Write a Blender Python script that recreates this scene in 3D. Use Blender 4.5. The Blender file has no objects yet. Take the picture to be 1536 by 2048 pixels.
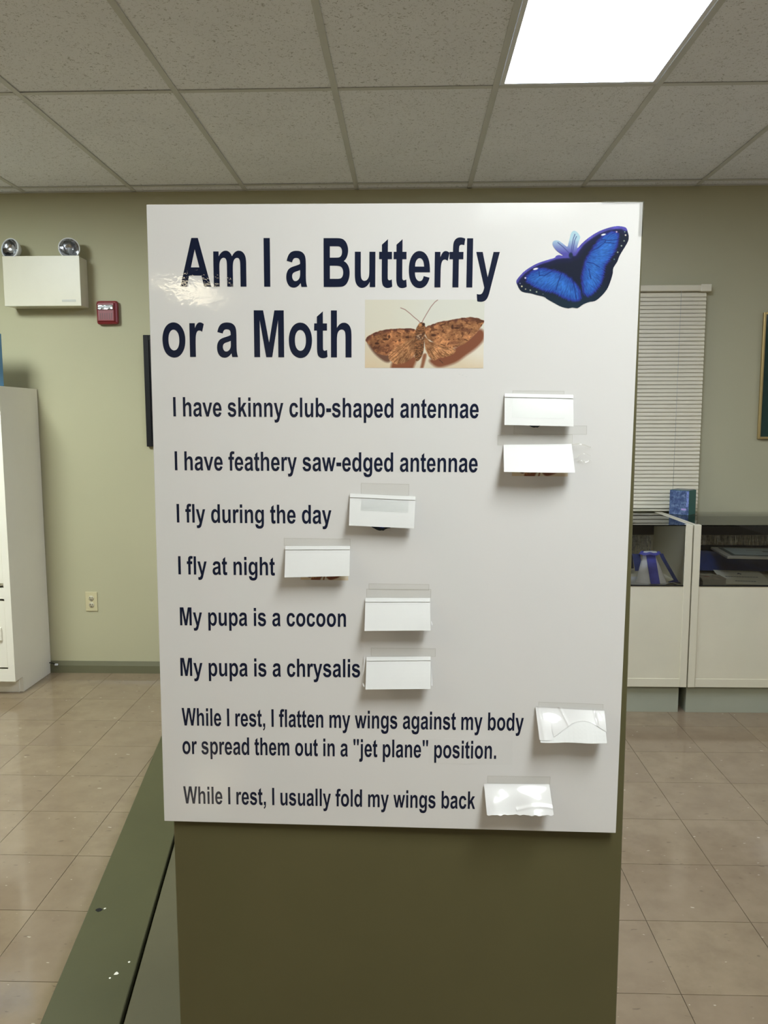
import bpy, bmesh, math, random
import numpy as np
from mathutils import Vector, Matrix, Euler
from mathutils.geometry import tessellate_polygon

random.seed(7)
SC = bpy.context.scene
COL = SC.collection
CEIL = 2.717          # ceiling height
YW = 4.504            # face of the far wall
TX0, TW, TL = -0.2812, 0.6096, 1.2192      # ceiling grid
ROW0 = 3.184

# ------------------------------------------------------------------ camera
cam_d = bpy.data.cameras.new('camera')
cam = bpy.data.objects.new('camera', cam_d)
COL.objects.link(cam)
SC.camera = cam
F, PITCH, YAW, ROLL, HC = 1595.1, .1139, .0304, -.002, 1.4678
fw = Vector((-math.sin(YAW)*math.cos(PITCH), math.cos(YAW)*math.cos(PITCH), -math.sin(PITCH)))
rt = Vector((math.cos(YAW), math.sin(YAW), 0))
up = rt.cross(fw)
r2 = rt*math.cos(ROLL)+up*math.sin(ROLL)
u2 = -rt*math.sin(ROLL)+up*math.cos(ROLL)
m = Matrix((r2, u2, -fw)).transposed().to_4x4()
m.translation = (0, 0, HC)
cam.matrix_world = m
cam_d.sensor_fit = 'VERTICAL'
cam_d.sensor_height = 36.0
cam_d.lens = F/2048*36.0
cam_d.clip_start = .02

# ------------------------------------------------------------------ world / exposure
w = bpy.data.worlds.new('world')
SC.world = w
w.use_nodes = True
w.node_tree.nodes['Background'].inputs[0].default_value = (.9, .95, 1, 1)
w.node_tree.nodes['Background'].inputs[1].default_value = .02
SC.view_settings.view_transform = 'Standard'
SC.view_settings.look = 'None'
SC.view_settings.gamma = 1
SC.view_settings.use_curve_mapping = False
SC.view_settings.exposure = 0.0
# ceiling lights: (column, row, strength, colour)
COOL, WARM = (.93, 1, .99), (1, .93, .74)
LIGHTS = [(1, 0, 19.0, (.86, 1, 1.38)), (-4, 0, 46.0, (.90, 1, 1.02)), (1, 4, 4.0, COOL), (1, 2, 23.5, (.95, 1, .99)), (-4, 2, 13.0, (1, .92, .75)),  # weak cool panel behind the camera is added fill for the lower board
          (-4, 7, 16.0, (1, .88, .62)), (6, 0, 8.5, (1, 1, .98)), (6, 2, 6.0, (1, 1, .98))]

# ------------------------------------------------------------------ helpers
def lin(c, k=1.0):
    r = []
    for v in c:
        v = v/255.0
        r.append(min(1, (v/12.92 if v <= .04045 else ((v+.055)/1.055)**2.4)*k))
    return tuple(r)

def tag(o, label=None, cat=None, group=None, kind=None):
    if label: o['label'] = label
    if cat: o['category'] = cat
    if group: o['group'] = group
    if kind: o['kind'] = kind
    return o

def empty(name, loc, label, cat, group=None, rz=0):
    o = bpy.data.objects.new(name, None)
    COL.objects.link(o)
    o.location = loc
    o.rotation_euler = (0, 0, rz)
    o.empty_display_size = .05
    return tag(o, label, cat, group)

def link(name, me, mat, parent=None, loc=None, rot=None):
    o = bpy.data.objects.new(name, me)
    COL.objects.link(o)
    if mat is not None and len(me.materials) == 0:
        for mm in (mat if isinstance(mat, (list, tuple)) else [mat]):
            me.materials.append(mm)
    if parent: o.parent = parent
    if loc: o.location = loc
    if rot: o.rotation_euler = rot
    return o

def from_py(v, f, smooth=False):
    me = bpy.data.meshes.new('m')
    me.from_pydata([tuple(p) for p in v], [], f)
    me.update()
    if smooth:
        me.polygons.foreach_set('use_smooth', [True]*len(me.polygons))
    return me

class MB:
    """collects shapes into one mesh"""
    def __init__(s): s.bm = bmesh.new()
    def box(s, x0, x1, y0, y1, z0, z1, bev=0, seg=1, mi=0, M=None):
        vs = [s.bm.verts.new((x, y, z)) for x in (x0, x1) for y in (y0, y1) for z in (z0, z1)]
        fs = [(0, 1, 3, 2), (4, 6, 7, 5), (0, 4, 5, 1), (2, 3, 7, 6), (0, 2, 6, 4), (1, 5, 7, 3)]
        ff = []
        for f in fs:
            q = s.bm.faces.new([vs[i] for i in f]); q.material_index = mi; ff.append(q)
        if bev:
            r = bmesh.ops.bevel(s.bm, geom=list({e for f in ff for e in f.edges}), offset=bev, segments=seg,
                            affect='EDGES', profile=.5)
            vs = list({v for f in r['faces'] for v in f.verts} | {v for v in vs if v.is_valid})
            for f in r['faces']: f.material_index = mi
        if M is not None:
            bmesh.ops.transform(s.bm, matrix=M, verts=vs)
        return s
    def lathe(s, prof, n=24, M=None, mi=0, close=False):
        """prof: list of (r, h) about the z axis"""
        rings = []
        for r, h in prof:
            if r < 1e-6:
                rings.append([s.bm.verts.new((0, 0, h))])
            else:
                rings.append([s.bm.verts.new((r*math.cos(2*math.pi*k/n), r*math.sin(2*math.pi*k/n), h)) for k in range(n)])
        for a, b in zip(rings, rings[1:]):
            for k in range(n):
                k2 = (k+1) % n
                if len(a) == 1 and len(b) == 1: continue
                if len(a) == 1: f = s.bm.faces.new((a[0], b[k2], b[k]))
                elif len(b) == 1: f = s.bm.faces.new((a[k], a[k2], b[0]))
                else: f = s.bm.faces.new((a[k], a[k2], b[k2], b[k]))
                f.smooth = True; f.material_index = mi
        if M is not None:
            bmesh.ops.transform(s.bm, matrix=M, verts=[v for r in rings for v in r])
        return s
    def tube(s, pts, r, n=8, mi=0):
        rings = []
        pts = [Vector(p) for p in pts]
        for i, p in enumerate(pts):
            t = (pts[min(i+1, len(pts)-1)]-pts[max(i-1, 0)]).normalized()
            a = t.cross(Vector((0, 0, 1)))
            if a.length < .1: a = t.cross(Vector((1, 0, 0)))
            a.normalize(); b = t.cross(a)
            rings.append([s.bm.verts.new(p+(a*math.cos(2*math.pi*k/n)+b*math.sin(2*math.pi*k/n))*r) for k in range(n)])
        for a, b in zip(rings, rings[1:]):
            for k in range(n):
                f = s.bm.faces.new((a[k], a[(k+1) % n], b[(k+1) % n], b[k])); f.smooth = True; f.material_index = mi
        s.bm.faces.new(rings[0][::-1]); s.bm.faces.new(rings[-1])
        return s
    def prism(s, pts, axis, a, b, mi=0):
        """2D outline extruded; axis 'x': pts are (y,z)"""
        def P(p, t):
            if axis == 'x': return (t, p[0], p[1])
            if axis == 'y': return (p[0], t, p[1])
            return (p[0], p[1], t)
        A = [s.bm.verts.new(P(p, a)) for p in pts]; B = [s.bm.verts.new(P(p, b)) for p in pts]
        n = len(pts)
        s.bm.faces.new(A).material_index = mi; s.bm.faces.new(B[::-1]).material_index = mi
        for i in range(n):
            s.bm.faces.new((A[i], B[i], B[(i+1) % n], A[(i+1) % n])).material_index = mi
        return s
    def grid(s, fn, nu, nv, thick=0, mi=0, smooth=True):
        """sheet fn(u,v)->point, optionally given thickness along +normal afterwards"""
        V = [[s.bm.verts.new(fn(i/nu, j/nv)) for i in range(nu+1)] for j in range(nv+1)]
        fs = []
        for j in range(nv):
            for i in range(nu):
                f = s.bm.faces.new((V[j][i], V[j][i+1], V[j+1][i+1], V[j+1][i])); f.smooth = smooth and not thick; f.material_index = mi
                fs.append(f)
        if thick:
            s.bm.normal_update()
            bmesh.ops.solidify(s.bm, geom=fs, thickness=thick)
        return s
    def me(s, name='m', recalc=True):
        if recalc: bmesh.ops.recalc_face_normals(s.bm, faces=s.bm.faces)
        me = bpy.data.meshes.new(name)
        s.bm.to_mesh(me); s.bm.free(); return me
    def build(s, name, mat, parent=None, loc=None, rot=None, recalc=True):
        return link(name, s.me(recalc=recalc), mat, parent, loc, rot)

# ------------------------------------------------------------------ materials
def new_mat(name):
    mt = bpy.data.materials.new(name); mt.use_nodes = True
    nt = mt.node_tree
    return mt, nt, nt.nodes['Principled BSDF']

def ramp(nt, fac, stops, interp='LINEAR'):
    r = nt.nodes.new('ShaderNodeValToRGB'); r.color_ramp.interpolation = interp
    e = r.color_ramp.elements
    e[0].position, e[0].color = stops[0][0], tuple(stops[0][1])+(1,)
    e[1].position, e[1].color = stops[-1][0], tuple(stops[-1][1])+(1,)
    for p, c in stops[1:-1]:
        q = e.new(p); q.color = tuple(c)+(1,)
    nt.links.new(fac, r.inputs[0]); return r.outputs[0]

def noise(nt, scale, detail=3, rough=.5, vec=None, dist=0, dim='3D'):
    n = nt.nodes.new('ShaderNodeTexNoise'); n.inputs['Scale'].default_value = scale
    n.inputs['Detail'].default_value = detail; n.inputs['Roughness'].default_value = rough
    n.inputs['Distortion'].default_value = dist
    if vec is not None: nt.links.new(vec, n.inputs['Vector'])
    return n.outputs['Fac']

def coords(nt, kind='Object', scale=(1, 1, 1)):
    t = nt.nodes.new('ShaderNodeTexCoord')
    mp = nt.nodes.new('ShaderNodeMapping'); mp.inputs['Scale'].default_value = scale
    nt.links.new(t.outputs[kind], mp.inputs['Vector']); return mp.outputs[0]

def world_pos(nt, scale=(1, 1, 1)):
    g = nt.nodes.new('ShaderNodeNewGeometry')
    mp = nt.nodes.new('ShaderNodeMapping'); mp.inputs['Scale'].default_value = scale
    nt.links.new(g.outputs['Position'], mp.inputs['Vector']); return mp.outputs[0]

def mixc(nt, fac, a, b, mode='MIX'):
    n = nt.nodes.new('ShaderNodeMix'); n.data_type = 'RGBA'; n.blend_type = mode
    for s, v in ((n.inputs[0], fac), (n.inputs[6], a), (n.inputs[7], b)):
        if isinstance(v, bpy.types.NodeSocket): nt.links.new(v, s)
        elif isinstance(v, (int, float)): s.default_value = v
        else: s.default_value = tuple(v)+(1,)
    return n.outputs[2]

def bump(nt, h, strength=.3, dist=.001):
    b = nt.nodes.new('ShaderNodeBump'); b.inputs['Strength'].default_value = strength
    b.inputs['Distance'].default_value = dist; nt.links.new(h, b.inputs['Height']); return b.outputs[0]

def simple(name, c, rough=.5, metal=0, spec=.5, coat=0, var=.06, vs=6, bscale=0, bstr=.2, bdist=.0005):
    mt, nt, p = new_mat(name)
    v = coords(nt)
    n = noise(nt, vs, 4, .6, v)
    a = tuple(x*(1-var) for x in c); b = tuple(min(1, x*(1+var)) for x in c)
    nt.links.new(ramp(nt, n, [(.3, a), (.7, b)]), p.inputs['Base Color'])
    p.inputs['Roughness'].default_value = rough; p.inputs['Metallic'].default_value = metal
    p.inputs['Specular IOR Level'].default_value = spec
    p.inputs['Coat Weight'].default_value = coat
    if bscale:
        nt.links.new(bump(nt, noise(nt, bscale, 3, .5, v), bstr, bdist), p.inputs['Normal'])
    return mt

def glass(name, tint=(1, 1, 1), rough=.0, ior=1.5, haze=0.0, hazecol=(.8, .8, .8), bscale=0, bstr=.3, bdist=.001):
    mt = bpy.data.materials.new(name); mt.use_nodes = True; nt = mt.node_tree
    nt.nodes.clear()
    out = nt.nodes.new('ShaderNodeOutputMaterial')
    tr = nt.nodes.new('ShaderNodeBsdfTransparent'); tr.inputs[0].default_value = tuple(tint)+(1,)
    gl = nt.nodes.new('ShaderNodeBsdfGlossy'); gl.inputs['Roughness'].default_value = rough
    fr = nt.nodes.new('ShaderNodeFresnel'); fr.inputs[0].default_value = ior
    mx = nt.nodes.new('ShaderNodeMixShader')
    nt.links.new(fr.outputs[0], mx.inputs[0]); nt.links.new(tr.outputs[0], mx.inputs[1]); nt.links.new(gl.outputs[0], mx.inputs[2])
    last = mx.outputs[0]
    if bscale:
        b = bump(nt, noise(nt, bscale, 2, .5, coords(nt)), bstr, bdist)
        nt.links.new(b, gl.inputs['Normal']); nt.links.new(b, fr.inputs['Normal'])
    if haze:
        df = nt.nodes.new('ShaderNodeBsdfDiffuse'); df.inputs[0].default_value = tuple(hazecol)+(1,)
        m2 = nt.nodes.new('ShaderNodeMixShader'); m2.inputs[0].default_value = haze
        nt.links.new(last, m2.inputs[1]); nt.links.new(df.outputs[0], m2.inputs[2]); last = m2.outputs[0]
    nt.links.new(last, out.inputs[0])
    return mt

def wall_mat(name, c):
    mt, nt, p = new_mat(name)
    v = world_pos(nt)
    n = noise(nt, 1.3, 3, .5, v)
    nt.links.new(ramp(nt, n, [(.3, tuple(x*.96 for x in c)), (.7, tuple(x*1.03 for x in c))]), p.inputs['Base Color'])
    p.inputs['Roughness'].default_value = .55; p.inputs['Specular IOR Level'].default_value = .3
    nt.links.new(bump(nt, noise(nt, 160, 3, .6, v), .25, .0006), p.inputs['Normal'])
    return mt

M_WALL = wall_mat('sage wall paint', (.452, .425, .268))
M_WALL2 = wall_mat('cream wall paint', (.80, .79, .76))

def ceiling_mat():
    mt, nt, p = new_mat('mineral fibre ceiling panel')
    v = world_pos(nt)
    a = noise(nt, 88, 4, .62, v, 1.4)
    fis = ramp(nt, a, [(.575, (0, 0, 0)), (.64, (1, 1, 1))])
    dens = noise(nt, 5, 2, .5, v)
    oi = nt.nodes.new('ShaderNodeObjectInfo')
    base = ramp(nt, dens, [(.3, (.83, .84, .86)), (.7, (.87, .88, .90))])
    base = mixc(nt, mixc(nt, 1.0, oi.outputs['Random'], (.12, .12, .12), 'MULTIPLY'), base, (.74, .75, .76))
    nt.links.new(mixc(nt, mixc(nt, 1.0, fis, (.62, .62, .62), 'MULTIPLY'), base, (.25, .24, .21)), p.inputs['Base Color'])
    p.inputs['Roughness'].default_value = .9; p.inputs['Specular IOR Level'].default_value = .1
    nt.links.new(bump(nt, a, .5, -.002), p.inputs['Normal'])
    return mt
M_CEIL = ceiling_mat()
M_TBAR = simple('painted steel ceiling grid', (.57, .57, .53), .45, var=.03)
M_FIX = simple('white enamel light frame', (.75, .76, .74), .3, var=.02)

def floor_mat():
    mt, nt, p = new_mat('beige vinyl floor tile')
    v = world_pos(nt)
    oi = nt.nodes.new('ShaderNodeObjectInfo')
    n = noise(nt, 9, 5, .62, v)
    base = ramp(nt, n, [(.25, (.215, .158, .095)), (.55, (.265, .20, .120)), (.8, (.295, .222, .138))])
    base = mixc(nt, mixc(nt, 1.0, oi.outputs['Random'], (.55, .55, .55), 'MULTIPLY'), base, (.222, .163, .103))
    # marbled chips: small light and dark dashes
    v2 = world_pos(nt, (.55, 1.25, 1))
    light = ramp(nt, noise(nt, 58, 2, .4, v2), [(.735, (0, 0, 0)), (.76, (1, 1, 1))])
    v3 = world_pos(nt, (.5, 1.4, 1))
    dark = ramp(nt, noise(nt, 47, 2, .45, v3), [(.70, (0, 0, 0)), (.74, (1, 1, 1))])
    base = mixc(nt, mixc(nt, 1.0, light, (.75, .75, .75), 'MULTIPLY'), base, (.52, .46, .33))
    base = mixc(nt, mixc(nt, 1.0, dark, (.6, .6, .6), 'MULTIPLY'), base, (.11, .085, .055))
    nt.links.new(base, p.inputs['Base Color'])
    rr = ramp(nt, noise(nt, 4, 4, .6, v), [(.3, (.06, .06, .06)), (.7, (.14, .14, .14))])
    nt.links.new(rr, p.inputs['Roughness'])
    p.inputs['Specular IOR Level'].default_value = .55
    nt.links.new(bump(nt, noise(nt, 16, 2, .5, v), .12, .0015), p.inputs['Normal'])
    return mt
M_FLOOR = floor_mat()
M_GROUT = simple('dark tile joint', (.055, .045, .03), .9)
M_OLIVE = simple('olive painted panel', (.126, .114, .052), .5, spec=.3, var=.05, vs=3, bscale=220, bstr=.15)

def scuffed(name, c, spots):
    mt, nt, p = new_mat(name)
    v = coords(nt)
    n = noise(nt, 2.2, 4, .6, v)
    base = ramp(nt, n, [(.3, tuple(x*.9 for x in c)), (.7, tuple(x*1.1 for x in c))])
    ch = ramp(nt, noise(nt, 24, 3, .5, v), [(spots, (0, 0, 0)), (spots+.012, (1, 1, 1))])
    nt.links.new(mixc(nt, ch, base, (.45, .44, .38)), p.inputs['Base Color'])
    p.inputs['Roughness'].default_value = .38; p.inputs['Specular IOR Level'].default_value = .4
    nt.links.new(bump(nt, noise(nt, 90, 3, .5, v), .1, .0008), p.inputs['Normal'])
    return mt
M_PLINTH = scuffed('worn olive paint', (.071, .069, .027), .78)
M_PLINTH2 = scuffed('worn brownish olive paint', (.100, .090, .046), .80)
M_BASE = simple('olive vinyl baseboard', (.135, .13, .070), .4, var=.04)
M_CAB = simple('white laminate', (.84, .80, .66), .4, var=.02, vs=3)
M_CABIN = simple('cabinet interior laminate', (.74, .69, .54), .6, var=.05)
M_CASE = simple('cream painted case panel', (.70, .65, .47), .42, var=.03, vs=3)
M_TOE = simple('grey green plinth paint', (.36, .37, .27), .5, var=.04)
M_DARK = simple('dark brown finish', (.045, .034, .024), .5)
M_BLACK = simple('black plastic', (.010, .010, .010), .5, var=.1, spec=.2)
M_NAVYF = simple('navy satin', (.018, .045, .19), .35, var=.35, vs=9, spec=.6, bscale=40, bstr=.3, bdist=.002)
M_BLACKF = simple('black cloth', (.008, .010, .016), .7, var=.3, vs=9)
M_RIB = simple('violet blue ribbon', (.10, .11, .50), .35, var=.2, vs=20)
M_RIBD = simple('navy ribbon', (.025, .045, .18), .4, var=.2, vs=20)
M_WHITE = simple('white satin', (.86, .84, .82), .4, var=.08, vs=20)
M_PAPER = simple('white card', (.765, .775, .765), .5, var=.02, vs=10)
M_PAPERC = simple('cream paper', (.78, .75, .60), .6, var=.04)
M_INKG = simple('grey print', (.16, .16, .15), .6)
M_INK = simple('printed navy ink', (.006, .014, .045), .3, var=.1, coat=1)
M_GLASS = glass('clear case glass', (.99, .995, .99))
M_GLASST = glass('case top glass', (.97, .98, .97), 0, 1.6)
M_TAPE = glass('clear adhesive tape', (.985, .985, .975), .08, 1.3, haze=.025, hazecol=(.5, .48, .42))
M_TAPEE = glass('tape edge', (.88, .87, .84), .1, 1.5, haze=.12, hazecol=(.6, .58, .52))
M_TAPEG = simple('greyish tape patch', (.68, .70, .68), .35, var=.04)
M_BLIND = simple('cream blind slat', (.74, .68, .49), .35, var=.03)
M_GOLD = simple('brass frame', (.50, .38, .16), .32, metal=.7, var=.06)
M_GREEN = simple('dark green board', (.008, .035, .026), .12, spec=.6, var=.1)
M_RED = simple('red alarm plastic', (.20, .016, .020), .3, var=.04)
M_REDD = simple('dark red alarm plastic', (.11, .010, .012), .35, var=.1)
M_LENS = glass('clear lamp lens', (.93, .95, .96), .02, 1.5, bscale=120, bstr=.5)
M_CHROME = simple('chrome reflector', (.72, .72, .74), .12, metal=1, var=.1, vs=30, bscale=60, bstr=.6, bdist=.003)
M_EMBOX = simple('cream enamel steel', (.66, .62, .47), .35, var=.02)
M_IVORY = simple('ivory plastic', (.56, .50, .29), .35, var=.02)
M_TEAL = simple('teal card', (.035, .14, .115), .5, var=.08)
M_BLUEB = simple('blue box', (.10, .28, .50), .5)
M_FOIL = simple('silver foil', (.55, .53, .46), .3, metal=.5, var=.5, vs=60)

# board face: satin print under a glossy, slightly rippled laminate
def laminate(name, base=None, attr=None):
    mt, nt, p = new_mat(name)
    v = coords(nt)
    if attr:
        a = nt.nodes.new('ShaderNodeVertexColor'); a.layer_name = attr
        nt.links.new(a.outputs[0], p.inputs['Base Color'])
    else:
        n = noise(nt, 4, 3, .5, v)
        nt.links.new(ramp(nt, n, [(.3, tuple(x*.985 for x in base)), (.7, base)]), p.inputs['Base Color'])
    p.inputs['Roughness'].default_value = .5; p.inputs['Specular IOR Level'].default_value = .2
    p.inputs['Coat Weight'].default_value = 1.0; p.inputs['Coat Roughness'].default_value = .015
    p.inputs['Coat IOR'].default_value = 1.42
    h = noise(nt, 17, 5, .62, v, .4)
    nt.links.new(bump(nt, h, .115, .0035), p.inputs['Coat Normal'])
    return mt
M_BOARD = laminate('glossy laminated board', (.84, .835, .825))
M_INKB = laminate('glossy navy lettering', (.001, .007, .034))
M_PRINT = laminate('glossy colour print', attr='Col')
M_BOARDE = simple('foam board edge', (.75, .74, .72), .6)

def film_mat():
    mt, nt, p = new_mat('crinkled plastic film')
    v = coords(nt)
    p.inputs['Base Color'].default_value = (.78, .78, .775, 1)
    p.inputs['Roughness'].default_value = .3
    p.inputs['Coat Weight'].default_value = 1; p.inputs['Coat Roughness'].default_value = .05
    nt.links.new(bump(nt, noise(nt, 26, 1.5, .4, v, .6), .25, .005), p.inputs['Coat Normal'])
    return mt
M_FILM = film_mat()

def emis(name, c, s):
    mt = bpy.data.materials.new(name); mt.use_nodes = True; nt = mt.node_tree
    nt.nodes.clear(); o = nt.nodes.new('ShaderNodeOutputMaterial'); e = nt.nodes.new('ShaderNodeEmission')
    e.inputs[0].default_value = tuple(c)+(1,); e.inputs[1].default_value = s
    nt.links.new(e.outputs[0], o.inputs[0]); return mt

# ------------------------------------------------------------------ room shell
XL, XR, YB = TX0-9*TW, TX0+8*TW, ROW0-9*TL
def struct(name, mb, mat):
    o = mb.build(name, mat); o['kind'] = 'structure'; return o
struct('wall_far', MB().box(XL-.1, XR+.1, YW, YW+.12, 0, CEIL+.1), M_WALL)
struct('wall_left', MB().box(XL-.12, XL, YB, YW, 0, CEIL+.1), M_WALL2)
struct('wall_right', MB().box(XR, XR+.12, YB, YW, 0, CEIL+.1), M_WALL2)
struct('wall_near', MB().box(XL-.1, XR+.1, YB-.12, YB, 0, CEIL+.1), M_WALL2)

floor = struct('floor', MB().box(XL-.1, XR+.1, YB-.1, YW+.1, -.12, -.0035), M_GROUT)
FX, FY, FT = .7044, 1.9201, .3048
g = .0009
tile_me = MB().box(g, FT-g, g, FT-g, -.0035, 0).me('tile')
tile_me.materials.append(M_FLOOR)
KX0, KX1, KY0, KY1 = -11, 7, -4, 8
for i in range(KX0, KX1):
    for j in range(KY0, KY1+1):
        x, y = FX+i*FT, FY+j*FT
        t = link('tile', tile_me, None, floor, (x, y, random.uniform(-.0002, 0)))
        if y+FT > YW:      # cut row along the wall
            t.scale = (1, (YW-y)/FT, 1)
rest = MB()
nx0, nx1 = math.floor((XL-FX)/FT), math.ceil((XR-FX)/FT)
for i in range(nx0, nx1+1):
    for j in range(math.floor((YB-FY)/FT), KY1+1):
        if KX0 <= i < KX1 and KY0 <= j <= KY1: continue
        x, y = FX+i*FT, FY+j*FT
        rest.box(max(x+g, XL), min(x+FT-g, XR), max(y+g, YB), min(y+FT-g, YW), -.0035, -.0001)
tag(rest.build('tiling', M_FLOOR, floor), kind='stuff')

ceiling = struct('ceiling', MB().box(XL-.1, XR+.1, YB-.1, YW+.1, CEIL+.03, CEIL+.15), M_TBAR)
rows = [ROW0+TL, ROW0]+[ROW0-n*TL for n in range(1, 10)]
lit = {(c, r) for c, r, _, _ in LIGHTS}
pm = MB().box(.003, TW-.003, .003, TL-.003, 0, .015).me('ceiling_panel'); pm.materials.append(M_CEIL)
for c in range(-9, 8):
    x = TX0+c*TW
    link('ceiling_panel', pm, None, ceiling, (x, ROW0+TL, CEIL+.004)).scale = (1, (YW-ROW0-TL)/TL, 1)
    for r in range(-1, 9):
        if (c, r) in lit: continue
        link('ceiling_panel', pm, None, ceiling, (x, ROW0-(r+1)*TL, CEIL+.004+random.uniform(0, .0015)))
bar = MB().box(-.012, .012, YB, YW, 0, .0035, bev=.0008).box(-.002, .002, YB, YW, .0035, .03).me('grid_bar'); bar.materials.append(M_TBAR)
for c in range(-9, 9):
    link('grid_bar', bar, None, ceiling, (TX0+c*TW, 0, CEIL))
cb = MB().box(.0125, TW-.0125, -.012, .012, 0, .003, bev=.0008).me('cross_bar'); cb.materials.append(M_TBAR)
for c in range(-9, 8):
    for y in rows[:-1]:
        link('cross_bar', cb, None, ceiling, (TX0+c*TW, y, CEIL+.0003))
MB().box(XL, XR, YW-.02, YW, CEIL, CEIL+.003).build('wall_angle', M_TBAR, ceiling)

desc = {(1, 0): 'white glowing ceiling light panel above and behind the poster board',
        (-4, 0): 'warm ceiling light panel left of the frame near the wall emergency light',
        (1, 2): 'cool ceiling light panel above the camera in front of the poster board',
        (-4, 2): 'warm ceiling light panel over the left floor in front of the poster board',
        (-4, 7): 'warm ceiling light panel far behind, reflected in the poster board',
        (6, 0): 'cool ceiling light panel right of the frame near the far wall',
        (1, 4): 'added cool fill panel behind the camera, brightening the lower poster board',
        (6, 2): 'cool ceiling light panel at the right in front of the poster board'}
for c, r, s, colr in LIGHTS:
    x, y = TX0+c*TW, ROW0-(r+1)*TL
    t = empty('ceiling_light', (x, y, CEIL), desc[(c, r)], 'light')
    a, b = .0145, TL-.0145
    f = MB()
    f.box(.0135, TW-.0135, .0135, .030, .001, .012).box(.0135, TW-.0135, TL-.030, TL-.0135, .001, .012)
    f.box(.0135, .030, .030, TL-.030, .001, .012).box(TW-.030, TW-.0135, .030, TL-.030, .001, .012)
    f.box(.0135, TW-.0135, .0135, TL-.0135, .018, .029)
    f.build('frame', M_FIX, t)
    MB().box(.028, TW-.028, .028, TL-.028, .005, .012).build('diffuser', emis('lit diffuser', colr, s), t)

# baseboard along the far wall, with a sloped cap
bb = [(YW, 0), (YW-.014, 0), (YW-.013, .044), (YW-.004, .069), (YW, .069)]
struct('baseboard_far', MB().prism(bb, 'x', XL, XR), M_BASE)

# ------------------------------------------------------------------ pillar
p = MB().box(-.402, .363, 0, .30, .1205, 1.795, bev=.002).build('display_pillar', M_OLIVE, loc=(0, 1.2885, 0))
tag(p, 'wide olive painted pillar standing behind the butterfly poster board', 'pillar')

# low platform the pillar stands on, turned a little against the room
ang = .142
bench = empty('low_platform', (-.827, 1.629, 0), 'low olive painted wooden platform on the floor carrying the pillar', 'platform', rz=ang)
MB().box(0, .178, -.45, 1.9, .090, .12, bev=.002).build('top_plank', M_PLINTH, bench)
MB().box(.187, 1.05, -.45, 1.9, .090, .1203, bev=.002).build('top_panel', M_PLINTH2, bench)
MB().box(.010, .030, -.44, 1.89, 0, .0898).build('side_rail', M_PLINTH, bench)
MB().box(1.02, 1.04, -.44, 1.89, 0, .0898).build('side_rail', M_PLINTH, bench)
MB().box(.030, 1.02, -.44, -.42, 0, .0898).build('end_rail', M_PLINTH, bench)
MB().box(.030, 1.02, 1.87, 1.89, 0, .0898).build('end_rail', M_PLINTH, bench)
# chip of missing paint on the top board
for cx, cy, rr in [(.135, .15, .007), (.123, .135, .0035), (.158, .19, .0035), (.030, .42, .009), (.045, .425, .004)]:
    pts = [(rr*math.cos(a)*random.uniform(.6, 1.2), .9*rr*math.sin(a)*random.uniform(.6, 1.2)) for a in [i*math.pi/4 for i in range(8)]]
    MB().prism(pts, 'z', 0, .0004).build('paint_chip', M_PAPERC if cx > .1 or rr < .006 else M_BLACK, bench, (cx, cy, .1202))

# ------------------------------------------------------------------ poster board
P0 = Vector((-.03, 1.272, 1.293))
BR = Matrix.Rotation(-.011, 4, 'Z') @ Matrix.Rotation(.007, 4, 'X') @ Matrix.Rotation(.008, 4, 'Y')
BH = 1.012
def make_root(name, M, label, cat):
    o = bpy.data.objects.new(name, None); COL.objects.link(o); o.matrix_world = M; o.empty_display_size = .05
    return tag(o, label, cat)
board = make_root('poster_board', Matrix.Translation(P0) @ BR @ Matrix.Translation((0, 0, -BH/2)),
                  'large white glossy butterfly and moth poster board fixed on the olive pillar', 'poster')
def B(u, v, s=0):      # board millimetres from its top left corner, s mm out towards the room
    return Vector((u/1000-.381, -s/1000, BH-v/1000))
pan = MB().box(-.381, .381, 0, .005, 0, BH, bev=.0006).build('panel', M_BOARD, board)

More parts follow.
